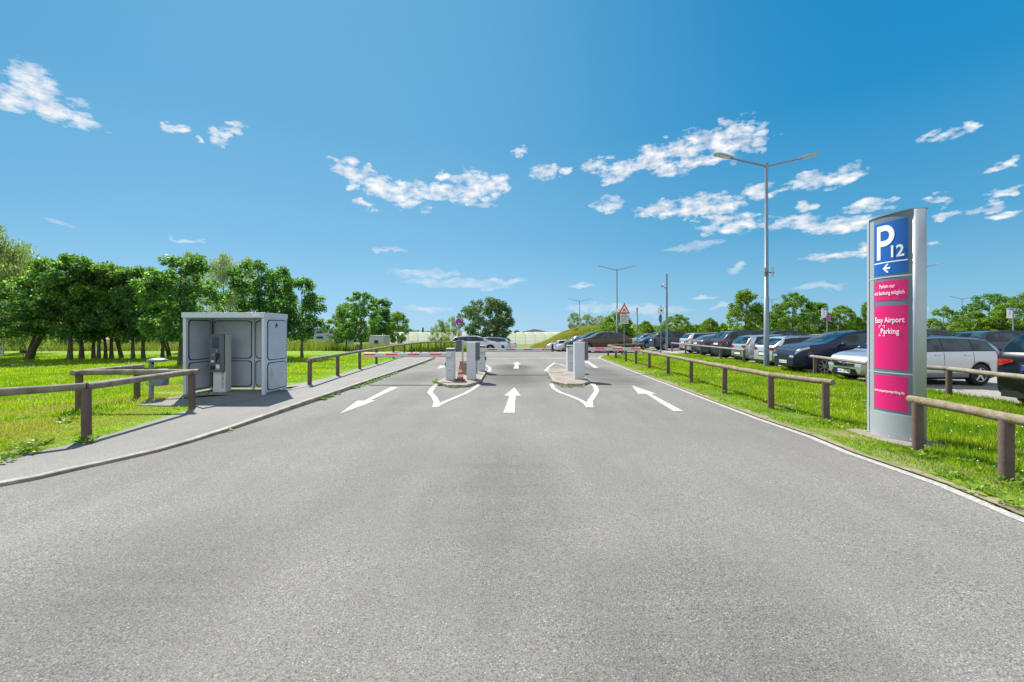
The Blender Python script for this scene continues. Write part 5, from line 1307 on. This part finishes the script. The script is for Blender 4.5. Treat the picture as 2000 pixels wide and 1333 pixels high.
def proto(key):
    if key in PROT: return PROT[key]
    k, v = key.rsplit('_', 1); v = int(v); sd = v*17+len(k)*3
    if k == 'maple':  H_, hb, Rr = 6, 1.45, 2.3; cm = crown_mesh('crown', M_leafA, clumps('round',H_,hb,Rr,84,sd,.38), 120, .15, sd); tm = trunk_mesh('trunk', H_, hb, .13, sd, 9, 0, 1.5)
    elif k == 'young': H_, hb, Rr = 5, 1.3, 1.6; cm = crown_mesh('crown', M_leafA, clumps('round',H_,hb,Rr,80,sd,.34), 110, .13, sd); tm = trunk_mesh('trunk', H_, hb, .10, sd, 8, 0, 1.1)
    elif k == 'yellow': H_, hb, Rr = 5, 1.2, 1.9; cm = crown_mesh('crown', M_leafB, clumps('round',H_,hb,Rr,80,sd,.36), 105, .14, sd); tm = trunk_mesh('trunk', H_, hb, .10, sd, 8, 0, 1.2)
    elif k == 'willow': H_, hb, Rr = 8, 1.6, 3.2; cm = crown_mesh('crown', M_leafW, clumps('willow',H_,hb,Rr,150,sd,.55), 190, .20, sd, 1.2, .35); tm = trunk_mesh('trunk', H_, hb, .2, sd, 11, .6, 2.0)
    elif k == 'birch': H_, hb, Rr = 8, 1.8, 1.8; cm = crown_mesh('crown', M_leafW, clumps('tall',H_,hb,Rr,95,sd,.45), 150, .16, sd, .8, .4); tm = trunk_mesh('trunk', H_, hb, .11, sd, 12, 0, 1.2)
    elif k == 'leaning': H_, hb, Rr = 6, 1.9, 2.3; cm = crown_mesh('crown', M_leafA, clumps('round',H_,hb,Rr,85,sd,.42,1.0), 120, .15, sd); tm = trunk_mesh('trunk', H_, hb, .12, sd, 7, 1.5, 1.3, 3)
    elif k == 'light': H_, hb, Rr = 6, .4, 2.2; cm = crown_mesh('crown', M_leafR, clumps('tall',H_,hb,Rr,150,sd,.34), 85, .15, sd); tm = trunk_mesh('trunk', H_, hb, .10, sd, 10, 0, 1.5)
    elif k == 'sparse': H_, hb, Rr = 5, .8, 1.8; cm = crown_mesh('crown', M_leafR, clumps('tall',H_,hb,Rr,60,sd,.25), 50, .15, sd); tm = trunk_mesh('trunk', H_, hb, .08, sd, 10, 0, 1.4)
    elif k == 'bush': H_, hb, Rr = 3, .1, 2.2; cm = crown_mesh('crown', M_leafR, clumps('bush',H_,hb,Rr,100,sd,.33), 85, .14, sd); tm = trunk_mesh('trunk', H_, .3, .07, sd, 7, 0, 1.1, 3)
    elif k == 'greybush': H_, hb, Rr = 4, .1, 2.2; cm = crown_mesh('crown', M_leafW, clumps('tall',H_,hb,Rr,75,sd,.36), 85, .17, sd, .2, .5); tm = trunk_mesh('trunk', H_, .3, .07, sd, 7, 0, 1.1, 3)
    elif k == 'poplar': H_, hb, Rr = 9, .3, 4.6; cm = crown_mesh('crown', M_leafO, clumps('dome',H_,hb,Rr,210,sd,.62), 120, .24, sd); tm = trunk_mesh('trunk', H_, hb, .22, sd, 11, 0, 2.6, 2)
    elif k == 'dark': H_, hb, Rr = 4.5, .2, 2.6; cm = crown_mesh('crown', M_leafD, clumps('bush',H_,hb,Rr,80,sd,.55), 90, .24, sd); tm = trunk_mesh('trunk', H_, .5, .1, sd, 7, 0, 1.3)
    elif k == 'conifer': H_, hb, Rr = 8, .5, 2.0; cm = crown_mesh('crown', M_leafD, clumps('cone',H_,hb,Rr,70,sd,.5), 60, .35, sd); tm = trunk_mesh('trunk', H_, hb, .15, sd, 3, 0, .6)
    PROT[key] = (cm, tm, H_, Rr); return PROT[key]
def tree(key, px, y, ptop, width, label, name='tree', rot=None, group=None, cat='tree', gz=None, flip=1):
    cm, tm, H_, Rr = proto(key); b = AT(px, y); z = float(terr(b.x, y))+(.05 if gz is None else gz); h_ = HZ(ptop, y)-z
    sx_ = (width/F*y)/(2*Rr*1.02); sz_ = h_/(H_*1.03)
    t = thing(name, label, cat, (b.x, y, z), rot if rot is not None else random.uniform(0,6.28), group); t.scale = (sx_*flip, sx_, sz_)
    obj('trunk', tm, t); obj('crown', cm, t); return t
G1 = 'trees in the left grove'
TL = [
 ('willow_1', -22, 24, 428, 215, 'pale drooping willow cut off by the left edge of the photo'),
 ('willow_2', 45, 30, 498, 130, 'second pale willow crown just right of the edge willow'),
 ('leaning_1', 52, 22.6, 535, 200, 'leaning dark tree with forked trunk near the left edge'),
 ('maple_1', 136, 22.2, 493, 150, 'dark maple with the leftmost straight trunk of the grove'),
 ('maple_2', 159, 23.0, 498, 130, 'dark maple with the second straight trunk from the left'),
 ('young_1', 183, 23.4, 510, 95, 'thin trunked dark tree left of the narrow white board'),
 ('yellow_1', 193, 23.0, 506, 110, 'olive green tree whose trunk stands by the narrow white board'),
 ('young_2', 206, 23.4, 520, 90, 'thin dark trunk right of the narrow white board'),
 ('yellow_2', 218, 23.6, 515, 120, 'yellowing crown above the middle of the left grove'),
 ('leaning_2', 240, 23.8, 530, 110, 'many stemmed tree leaning left in the middle of the grove'),
 ('young_3', 260, 23.2, 522, 100, 'dark straight tree right of the many stemmed leaning tree'),
 ('maple_3', 280, 23.6, 518, 120, 'broad dark tree with the thickest trunk of the grove'),
 ('young_1', 317, 24.5, 530, 95, 'dark tree just right of the litter bin lid'),
 ('leaning_3', 333, 25.2, 540, 110, 'forked dark tree immediately left of the shelter tree'),
 ('maple_2', 353, 18.6, 490, 175, 'large bright edged maple rising at the left corner of the shelter'),
 ('maple_1', 506, 23, 506, 135, 'large dark maple rising behind the shelter roof'),
 ('young_2', 548, 26, 516, 62, 'narrow upright tree right above the shelter corner'),
 ('young_3', 590, 24, 541, 92, 'single round maple standing alone right of the shelter'),
 ('maple_3', 705, 36.5, 568, 86, 'dark maple with a pale trunk left of the white cabin'),
 ('yellow_1', 660, 40, 614, 44, 'small yellow green tree left of the pale trunked maple'),
 ('young_1', 676, 38.5, 590, 50, 'thin trunked tree touching the left side of the pale trunked maple'),
 ('young_2', 745, 62, 580, 62, 'green tree behind the white cabin roof'),
 ('yellow_2', 777, 60, 608, 46, 'lower green tree right of the white cabin'),
]
for k, px, y, pt_, wd, lb in TL: tree(k, px, y, pt_, wd, lb, 'tree' if 'willow' not in k else 'willow_tree', group=G1 if px < 600 else None, rot=0 if 'leaning_1' in k else (math.pi if 'leaning' in k else None))
tree('birch_1', 436, 34, 488, 78, 'pale feathery tree with a straight trunk behind the shelter', group=G1)
tree('birch_2', 480, 36, 492, 55, 'slim pale feathery tree between the birch and the shelter maple', group=G1)
tree('birch_3', 372, 33, 484, 45, 'pale feathery crown poking above the large bright edged maple', group=G1)
# dark wood behind the lawn at the left
WL_ = [(-60,655,46),(-20,648,44),(20,646,46),(58,645,44),(95,650,46),(130,648,44),(163,655,46),(250,655,50),(290,652,48),(325,655,48),(-100,640,44),(-150,640,42)]
ordn = ['first','second','third','fourth','fifth','sixth','seventh','eighth','ninth','tenth','eleventh','twelfth']
for i, (px, pt_, y) in enumerate(sorted(WL_)):
    tree('dark_%d' % (1+i%3), px, y, pt_, 52, 'dark understorey tree behind the left lawn, %s from the left in the row' % ordn[i], 'tree', group='dark trees behind the left lawn')
SH = [('greybush_1',578,44,655,50,'yellowish shrub just right of the shelter edge'),('greybush_2',610,48,662,46,'yellow green shrub behind the lone maple trunk'),('bush_2',636,52,666,44,'low ochre shrub right of the lone maple'),('greybush_1',668,60,668,40,'low pale shrub under the small yellow green tree'),
 ('greybush_3',860,64,622,38,'pale green willow bush left of the no stopping sign'),('greybush_2',884,66,615,42,'pale green willow bush right behind the no stopping sign'),
 ('dark_1',560,46,650,30,'dark small shrub at the right foot of the shelter'),
 ('greybush_1',1122,92,610,34,'pale poplar like bush on the mound left of the distant lamp'),('greybush_3',1148,96,613,38,'pale poplar like bush on the mound right of the distant lamp'),('greybush_2',1172,95,615,36,'pale bush on the mound beside the lamp pole'),('bush_3',1127,80,641,14,'small dark sapling on the slope of the mound')]
for k, px, y, pt_, wd, lb in SH: tree(k, px, y, pt_, wd, lb, 'shrub', cat='shrub', gz=0.0)
tree('poplar_1', 954, 78, 580, 100, 'big round grey green tree behind the white cars')
tree('conifer_1', 826, 200, 640, 9, 'tiny dark conifer on the horizon above the greenhouse', 'conifer')
tree('dark_2', 1010, 210, 646, 26, 'low distant bush right of the big round tree', 'shrub', cat='shrub')
tree('bush_1', 843, 200, 650, 16, 'tiny distant bush right of the tiny conifer', 'shrub', cat='shrub')
TR = [('bush_1',1212,52,606,86,'dense green bush behind the triangular warning sign'),('bush_2',1190,56,618,50,'green bush left of the lamp pole behind the brown car'),('bush_3',1262,58,627,52,'low green bush between the row sign and the notice sign'),
 ('light_1',1322,62,612,64,'round green tree right behind the camera pole'),('bush_1',1296,66,634,40,'low bush left behind the camera pole'),
 ('bush_2',1388,66,622,50,'dark green bush in the gap right of the camera pole'),('bush_3',1362,72,634,40,'small bush left in the gap right of the camera pole'),('bush_1',1412,64,632,40,'low bush joining the tall pale tree'),
 ('light_2',1457,56,562,84,'tall light green tree left of the tall lamp'),('light_3',1490,60,600,50,'light green tree half behind the tall lamp pole'),
 ('light_1',1548,56,568,80,'tall light green tree right of the tall lamp'),('light_2',1518,62,600,50,'lower light green tree behind the distant lamp'),
 ('light_3',1600,58,588,60,'yellow green tree left behind the row 2 sign'),('light_1',1640,58,594,62,'yellow green tree right behind the row 2 sign'),
 ('bush_2',1668,60,618,50,'low yellow green bush left of the pylon'),('light_2',1700,56,584,50,'green tree touching the left side of the pylon'),
 ('sparse_1',1842,54,594,62,'thin sparse young tree right of the pylon'),('bush_3',1820,60,622,50,'low bush just right of the pylon'),('bush_1',1872,62,630,50,'low bush under the distant lamp at the right'),
 ('maple_1',1932,56,572,92,'large dark green tree behind the row 3 sign'),('light_3',1905,50,606,60,'yellow green bush left of the row 3 sign'),('light_2',1950,48,600,60,'yellow green bush behind the row 3 sign'),('light_1',2000,46,568,90,'bright green tree cut off by the right edge')]
for k, px, y, pt_, wd, lb in TR: tree(k, px, y, pt_, wd, lb, 'tree' if k[:4] != 'bush' else 'shrub', cat='tree' if k[:4] != 'bush' else 'shrub', gz=-.3 if k[:4] != 'bush' else -.2)
# low hedge line along the far side of the car park and distant woods
def leafstuff(name, m, xr, yr, zr, n, ls, seed, label, hfun=None):
    g = np.random.default_rng(seed); x = g.uniform(*xr, n); y = g.uniform(*yr, n); z = g.random(n)
    hh_ = hfun(x) if hfun else zr[1]; c = np.stack([x, y, terr(x, y)+zr[0]+z*hh_], 1)
    u = g.normal(size=(n,3)); u /= np.linalg.norm(u,axis=1)[:,None]; v = np.cross(u, g.normal(size=(n,3))); v /= np.linalg.norm(v,axis=1)[:,None]
    s = ls*(.6+.8*g.random(n))[:,None]; vs = np.stack([c-u*s*.5,c+v*s*.4,c+u*s*.5,c-v*s*.4],1).reshape(-1,3)
    me = bpy.data.meshes.new(name); me.vertices.add(4*n); me.vertices.foreach_set('co', vs.ravel()); me.loops.add(4*n); me.loops.foreach_set('vertex_index', np.arange(4*n))
    me.polygons.add(n); me.polygons.foreach_set('loop_start', np.arange(n)*4); me.polygons.foreach_set('loop_total', np.full(n,4)); me.materials.append(m); me.update(calc_edges=True)
    return tag(obj(name, me), label, 'foliage', kind='stuff')
wob = lambda a, b_, f: (lambda x: a + b_*(.5+.5*np.sin(x*f)+.3*np.sin(x*f*2.7+1)))
leafstuff('hedge', M_leafR, (14,150), (68,74), (-.3,2.8), 26000, .34, 3, 'low green hedge along the far side of the car park', wob(2.2,1.0,.35))
leafstuff('distant_woods', M_leafD, (-480,-35), (230,250), (-1,8), 26000, 1.6, 4, 'dark line of distant woods at the left', wob(6,4,.06))
leafstuff('distant_woods', M_leafO, (60,520), (200,220), (-1,8), 22000, 1.6, 5, 'line of distant woods behind the car park', wob(6,3,.05))
# ------------------------------------------------------------------ grass, weeds
def blades(name, m, x, y, z, h, wd, seed, label, cat='grass', lean=.5):
    g = np.random.default_rng(seed); n = len(x); a = g.uniform(0,2*np.pi,n); h = h*(.55+.9*g.random(n)); wd = wd*(.7+.6*g.random(n))
    bx, by = np.cos(a)*wd/2, np.sin(a)*wd/2; la = g.uniform(0,2*np.pi,n); lv = h*lean*g.random(n); 
    p0 = np.stack([x-bx,y-by,z-.005+0*x],1); p1 = np.stack([x+bx,y+by,z-.005+0*x],1); p2 = np.stack([x+np.cos(la)*lv,y+np.sin(la)*lv,z+h],1)
    vs = np.stack([p0,p1,p2],1).reshape(-1,3); me = bpy.data.meshes.new(name); me.vertices.add(3*n); me.vertices.foreach_set('co', vs.ravel()); me.loops.add(3*n); me.loops.foreach_set('vertex_index', np.arange(3*n))
    me.polygons.add(n); me.polygons.foreach_set('loop_start', np.arange(n)*3); me.polygons.foreach_set('loop_total', np.full(n,3)); me.materials.append(m); me.update(calc_edges=True)
    return tag(obj(name, me), label, cat, kind='stuff')
def vnoise(x, y, s, seed=0):
    g = np.random.default_rng(seed); T = g.random((64,64)); X = x*s; Y = y*s; xi = np.floor(X).astype(int); yi = np.floor(Y).astype(int); fx = X-xi; fy = Y-yi; fx = fx*fx*(3-2*fx); fy = fy*fy*(3-2*fy)
    q = lambda i, j: T[i%64, j%64]
    return (q(xi,yi)*(1-fx)+q(xi+1,yi)*fx)*(1-fy)+(q(xi,yi+1)*(1-fx)+q(xi+1,yi+1)*fx)*fy
def scatter(n, ymin, ymax, xl, xr, seed, power=1.6, maxx=60):
    g = np.random.default_rng(seed); u = g.random(n); y = (ymin**(-power+1)+u*(ymax**(-power+1)-ymin**(-power+1)))**(1/(-power+1))
    a = np.array([xl(v) for v in y]); b_ = np.array([xr(v) for v in y]); x = a+(b_-a)*g.random(n); return x, y, g
YT = np.linspace(2, 60, 200)
rlv = np.array([rl(v) for v in YT]); plv = np.array([plb(v) for v in YT])
# right verge
g = np.random.default_rng(11); N1 = 260000
y = 3.2*(30/3.2)**(g.random(N1)**.85); a = np.interp(y, YT, rlv)+.03; b_ = 10.1+.085*y; x = a+(b_-a)*g.random(N1)
e = x-a; k = vnoise(x,y,1.3,1)*.6+vnoise(x,y,4.1,2)*.4; keep = (g.random(N1) < np.clip((e-.02)*1.6+.02,0,1)) & (k > .20-.2*np.clip(e-.8,0,1)) & ~((np.abs(x-5.68)<.35)&(np.abs(y-6.08)<.53)) & (y < 28.8)
x, y, e = x[keep], y[keep], e[keep]
dryk = (vnoise(x,y,1.7,5) > .56+.12*np.clip(e-.4,0,3)+.12*(g.random(len(x))-.5)) | (e < .12)
hh = .03+.03*np.clip(e-.5,0,1)+.06*vnoise(x,y,.9,8)*np.clip(e-.6,0,1)
hh = hh*(1+.25*np.clip((y-8)/12,0,1)); ww = .0075+.0010*y
blades('grass', M_blade, x[~dryk], y[~dryk], .03, hh[~dryk], ww[~dryk], 1, 'bright green grass of the right verge')
blades('grass', M_bladed, x[dryk], y[dryk], .025, hh[dryk]*.5, ww[dryk], 2, 'dry short grass along the right road edge')
# left lawn
N2 = 300000; y = 4.2*(34/4.2)**(g.random(N2)**.8); b_ = np.interp(y, YT, plv)-.04; wdt = np.clip(y*1.35, 5, 40); x = b_-(wdt)*g.random(N2)**1.1
e = b_-x; k = vnoise(x,y,1.2,3)*.6+vnoise(x,y,3.7,4)*.4
padc = (y > 10.35) & (y < 12.4) & (x > -8.4-.4*np.abs(y-11)); padc |= (y > 9.6) & (y < 10.6) & (x > -9.2) & (x < -6.7) & (y > 10.0+.12*np.abs(x+8)); padc |= (y > 9.2) & (y < 10.6) & (x > -6.75)
keep = (g.random(N2) < np.clip(e*1.8+.05,0,1)) & (k > .1) & ~padc & (y < 27.3)
x, y, e = x[keep], y[keep], e[keep]; dryk = ((vnoise(x,y,1.1,6) > .45+.07*e) & (y < 12)) | (e < .1)
hh = .035+.045*np.clip(e-.8,0,1)*(.4+vnoise(x,y,.8,9)); ww = .008+.0010*y
blades('grass', M_blade, x[~dryk], y[~dryk], .066*(.42+.58*sstep(5.2,10,y[~dryk])), hh[~dryk], ww[~dryk], 3, 'green grass of the left lawn')
blades('grass', M_bladed, x[dryk], y[dryk], .066*(.42+.58*sstep(5.2,10,y[dryk])), hh[dryk]*.6, ww[dryk], 4, 'dry yellowish grass by the left footpath')
# tall meadow growth at the back of the lawn and on the mound
N3 = 110000; x = g.uniform(-60,-8,N3); y = g.uniform(38,66,N3); kk = (vnoise(x,y,.25,7) > .35); x, y = x[kk], y[kk]
blades('meadow', leafmat('meadow_green', (.14,.20,.05,1), (.28,.28,.10,1), .35, .7, .1), x, y, terr(x,y)+.05, .35+.75*vnoise(x,y,.6,4), .055, 5, 'tall yellowish meadow behind the left lawn', lean=.35)
N4 = 110000; x = g.uniform(4,45,N4); y = g.uniform(74,90,N4)
blades('meadow', leafmat('mound_green', (.20,.24,.06,1), (.44,.35,.15,1), .35, .7, .1), x, y, terr(x,y)-.05, .2+.4*vnoise(x,y,.4,3), .09, 6, 'rough dry grass covering the mound', lean=.5)
N6 = 16000; x = g.uniform(-9,-3.5,N6); y = g.uniform(34.8,46,N6)
blades('meadow', M_leafR, x, y, terr(x,y)+.0, .5+.4*vnoise(x,y,.7,3), .07, 16, 'green growth behind the far left fence', lean=.35)
# clover heads
N5 = 2600; y = 5*(26/5)**g.random(N5); b_ = np.interp(y, YT, plv)-.5; x = b_-np.clip(y*1.2,4,30)*g.random(N5); kk = (vnoise(x,y,.6,12) > .45) & ~((y > 10) & (y < 12.6) & (x > -9)); x, y = x[kk], y[kk]
def dots(name, m, x, y, z, r, label):
    mb = MB()
    for a_, b2, c_, rr in zip(x, y, z, r): mb.add([(a_-rr,b2-rr,c_),(a_+rr,b2-rr,c_),(a_+rr,b2+rr,c_),(a_-rr,b2+rr,c_),(a_,b2,c_+rr*1.4)], [(0,1,4),(1,2,4),(2,3,4),(3,0,4)])
    return tag(mb.build(name, m), label, 'flowers', kind='stuff')
dots('clover_flowers', M_flower, x, y, .12+.04*g.random(len(x)), (.005+.0005*y), 'white clover heads in the left lawn')
x = g.uniform(5.3,9,260); y = g.uniform(3.6,16,260); dots('clover_flowers', M_flower, x, y, .10+.04*g.random(260), (.004+.0005*y), 'white clover heads in the right verge')
# broad leaved weeds: tufts
def weeds(name, m, spots, label, ls=.07, cat='weeds'):
    gg = np.random.default_rng(len(spots)); cs = []
    for (wx, wy, wz, r_, n_) in spots:
        for _ in range(n_):
            a = gg.uniform(0,6.28); q = r_*gg.random()**.6; cs.append((wx+q*math.cos(a), wy+q*math.sin(a), wz+gg.random()*r_*.55, a))
    cs = np.array(cs); n = len(cs); a = cs[:,3]+gg.normal(0,.6,n); up = gg.uniform(.1,.9,n); u = np.stack([np.cos(a),np.sin(a),up],1); u /= np.linalg.norm(u,axis=1)[:,None]
    v = np.stack([-np.sin(a),np.cos(a),gg.normal(0,.3,n)],1); s = (ls*(.5+gg.random(n)))[:,None]; c = cs[:,:3]
    vs = np.stack([c,c+u*s*.5+v*s*.22,c+u*s,c+u*s*.5-v*s*.22],1).reshape(-1,3); me = bpy.data.meshes.new(name); me.vertices.add(4*n); me.vertices.foreach_set('co', vs.ravel()); me.loops.add(4*n); me.loops.foreach_set('vertex_index', np.arange(4*n))
    me.polygons.add(n); me.polygons.foreach_set('loop_start', np.arange(n)*4); me.polygons.foreach_set('loop_total', np.full(n,4)); me.materials.append(m); me.update(calc_edges=True)
    return tag(obj(name, me), label, cat, kind='stuff')
sp = []
for k in range(260):
    yk = random.uniform(4.3, 25); 
    if vnoise(np.array([yk]),np.array([0.]),.9,21)[0] < .42: continue
    sp.append((lk(yk)+random.uniform(0,.09), yk, 0, random.uniform(.03,.07), 26))
weeds('kerb_weeds', M_leafR, sp, 'small weeds growing along the left kerb foot', .05)
sp = []
for (px, py) in [(853,748),(858,751),(862,753),(856,745),(850,747),(885,758),(893,757),(912,756),(918,754),(952,728),(946,735),(1078,747),(1086,750),(1094,753),(1101,756),(1112,757),(1136,756),(1073,738),(1069,731)]:
    p = P(px, py+.5); sp.append((p.x, p.y, 0, .09 if px < 865 or px == 868 else .045, 60 if px < 870 else 24))
weeds('island_weeds', M_leafR, sp, 'green weeds around the feet of the traffic islands', .06)
sp = [(P(px,py,.07).x, P(px,py,.07).y, .035, .07, 34) for px, py in [(5,898),(20,888),(50,877),(62,880),(72,864),(84,862),(30,870),(125,823),(135,818),(165,862),(175,857),(10,762)]]
weeds('lawn_weeds', M_leafR, sp, 'broad leaved weeds in the grass at the lower left', .07)
sp = [(P(px,py,.02).x, P(px,py,.02).y, .03, .10, 50) for px, py in [(1793,893),(1800,896),(1785,886),(1615,829),(1608,828),(1700,845),(1965,950),(1975,940),(1930,925),(1880,905),(1640,838),(1850,930),(1905,960),(1960,985)]] + [(10.0+.085*yy+random.uniform(-.2,.4), yy, .02, random.uniform(.06,.15), 40) for yy in np.linspace(8,27,34)]
weeds('verge_weeds', M_leafR, sp, 'weed tufts at the fence posts and the edge of the gravel', .05)
# bare soil where the verge meets the edge line
mb = MB(); vs = []; yy = np.arange(2.2, 25, .12)
for y_ in yy:
    x_ = rl(y_)+.012; w_ = .02+.20*max(0, float(vnoise(np.array([y_]),np.array([0.3]),1.1,31)[0])-.28)+.10*float(vnoise(np.array([y_]),np.array([0.9]),5.3,33)[0])
    vs += [(x_, y_, .0165), (x_+w_, y_, .0165+.02*float(sstep(0,.5,w_)))]
mb.add(vs, [(2*k,2*k+1,2*k+3,2*k+2) for k in range(len(yy)-1)]); struct(mb.build('bare_soil', M_soil))
print('built', len(bpy.data.objects))
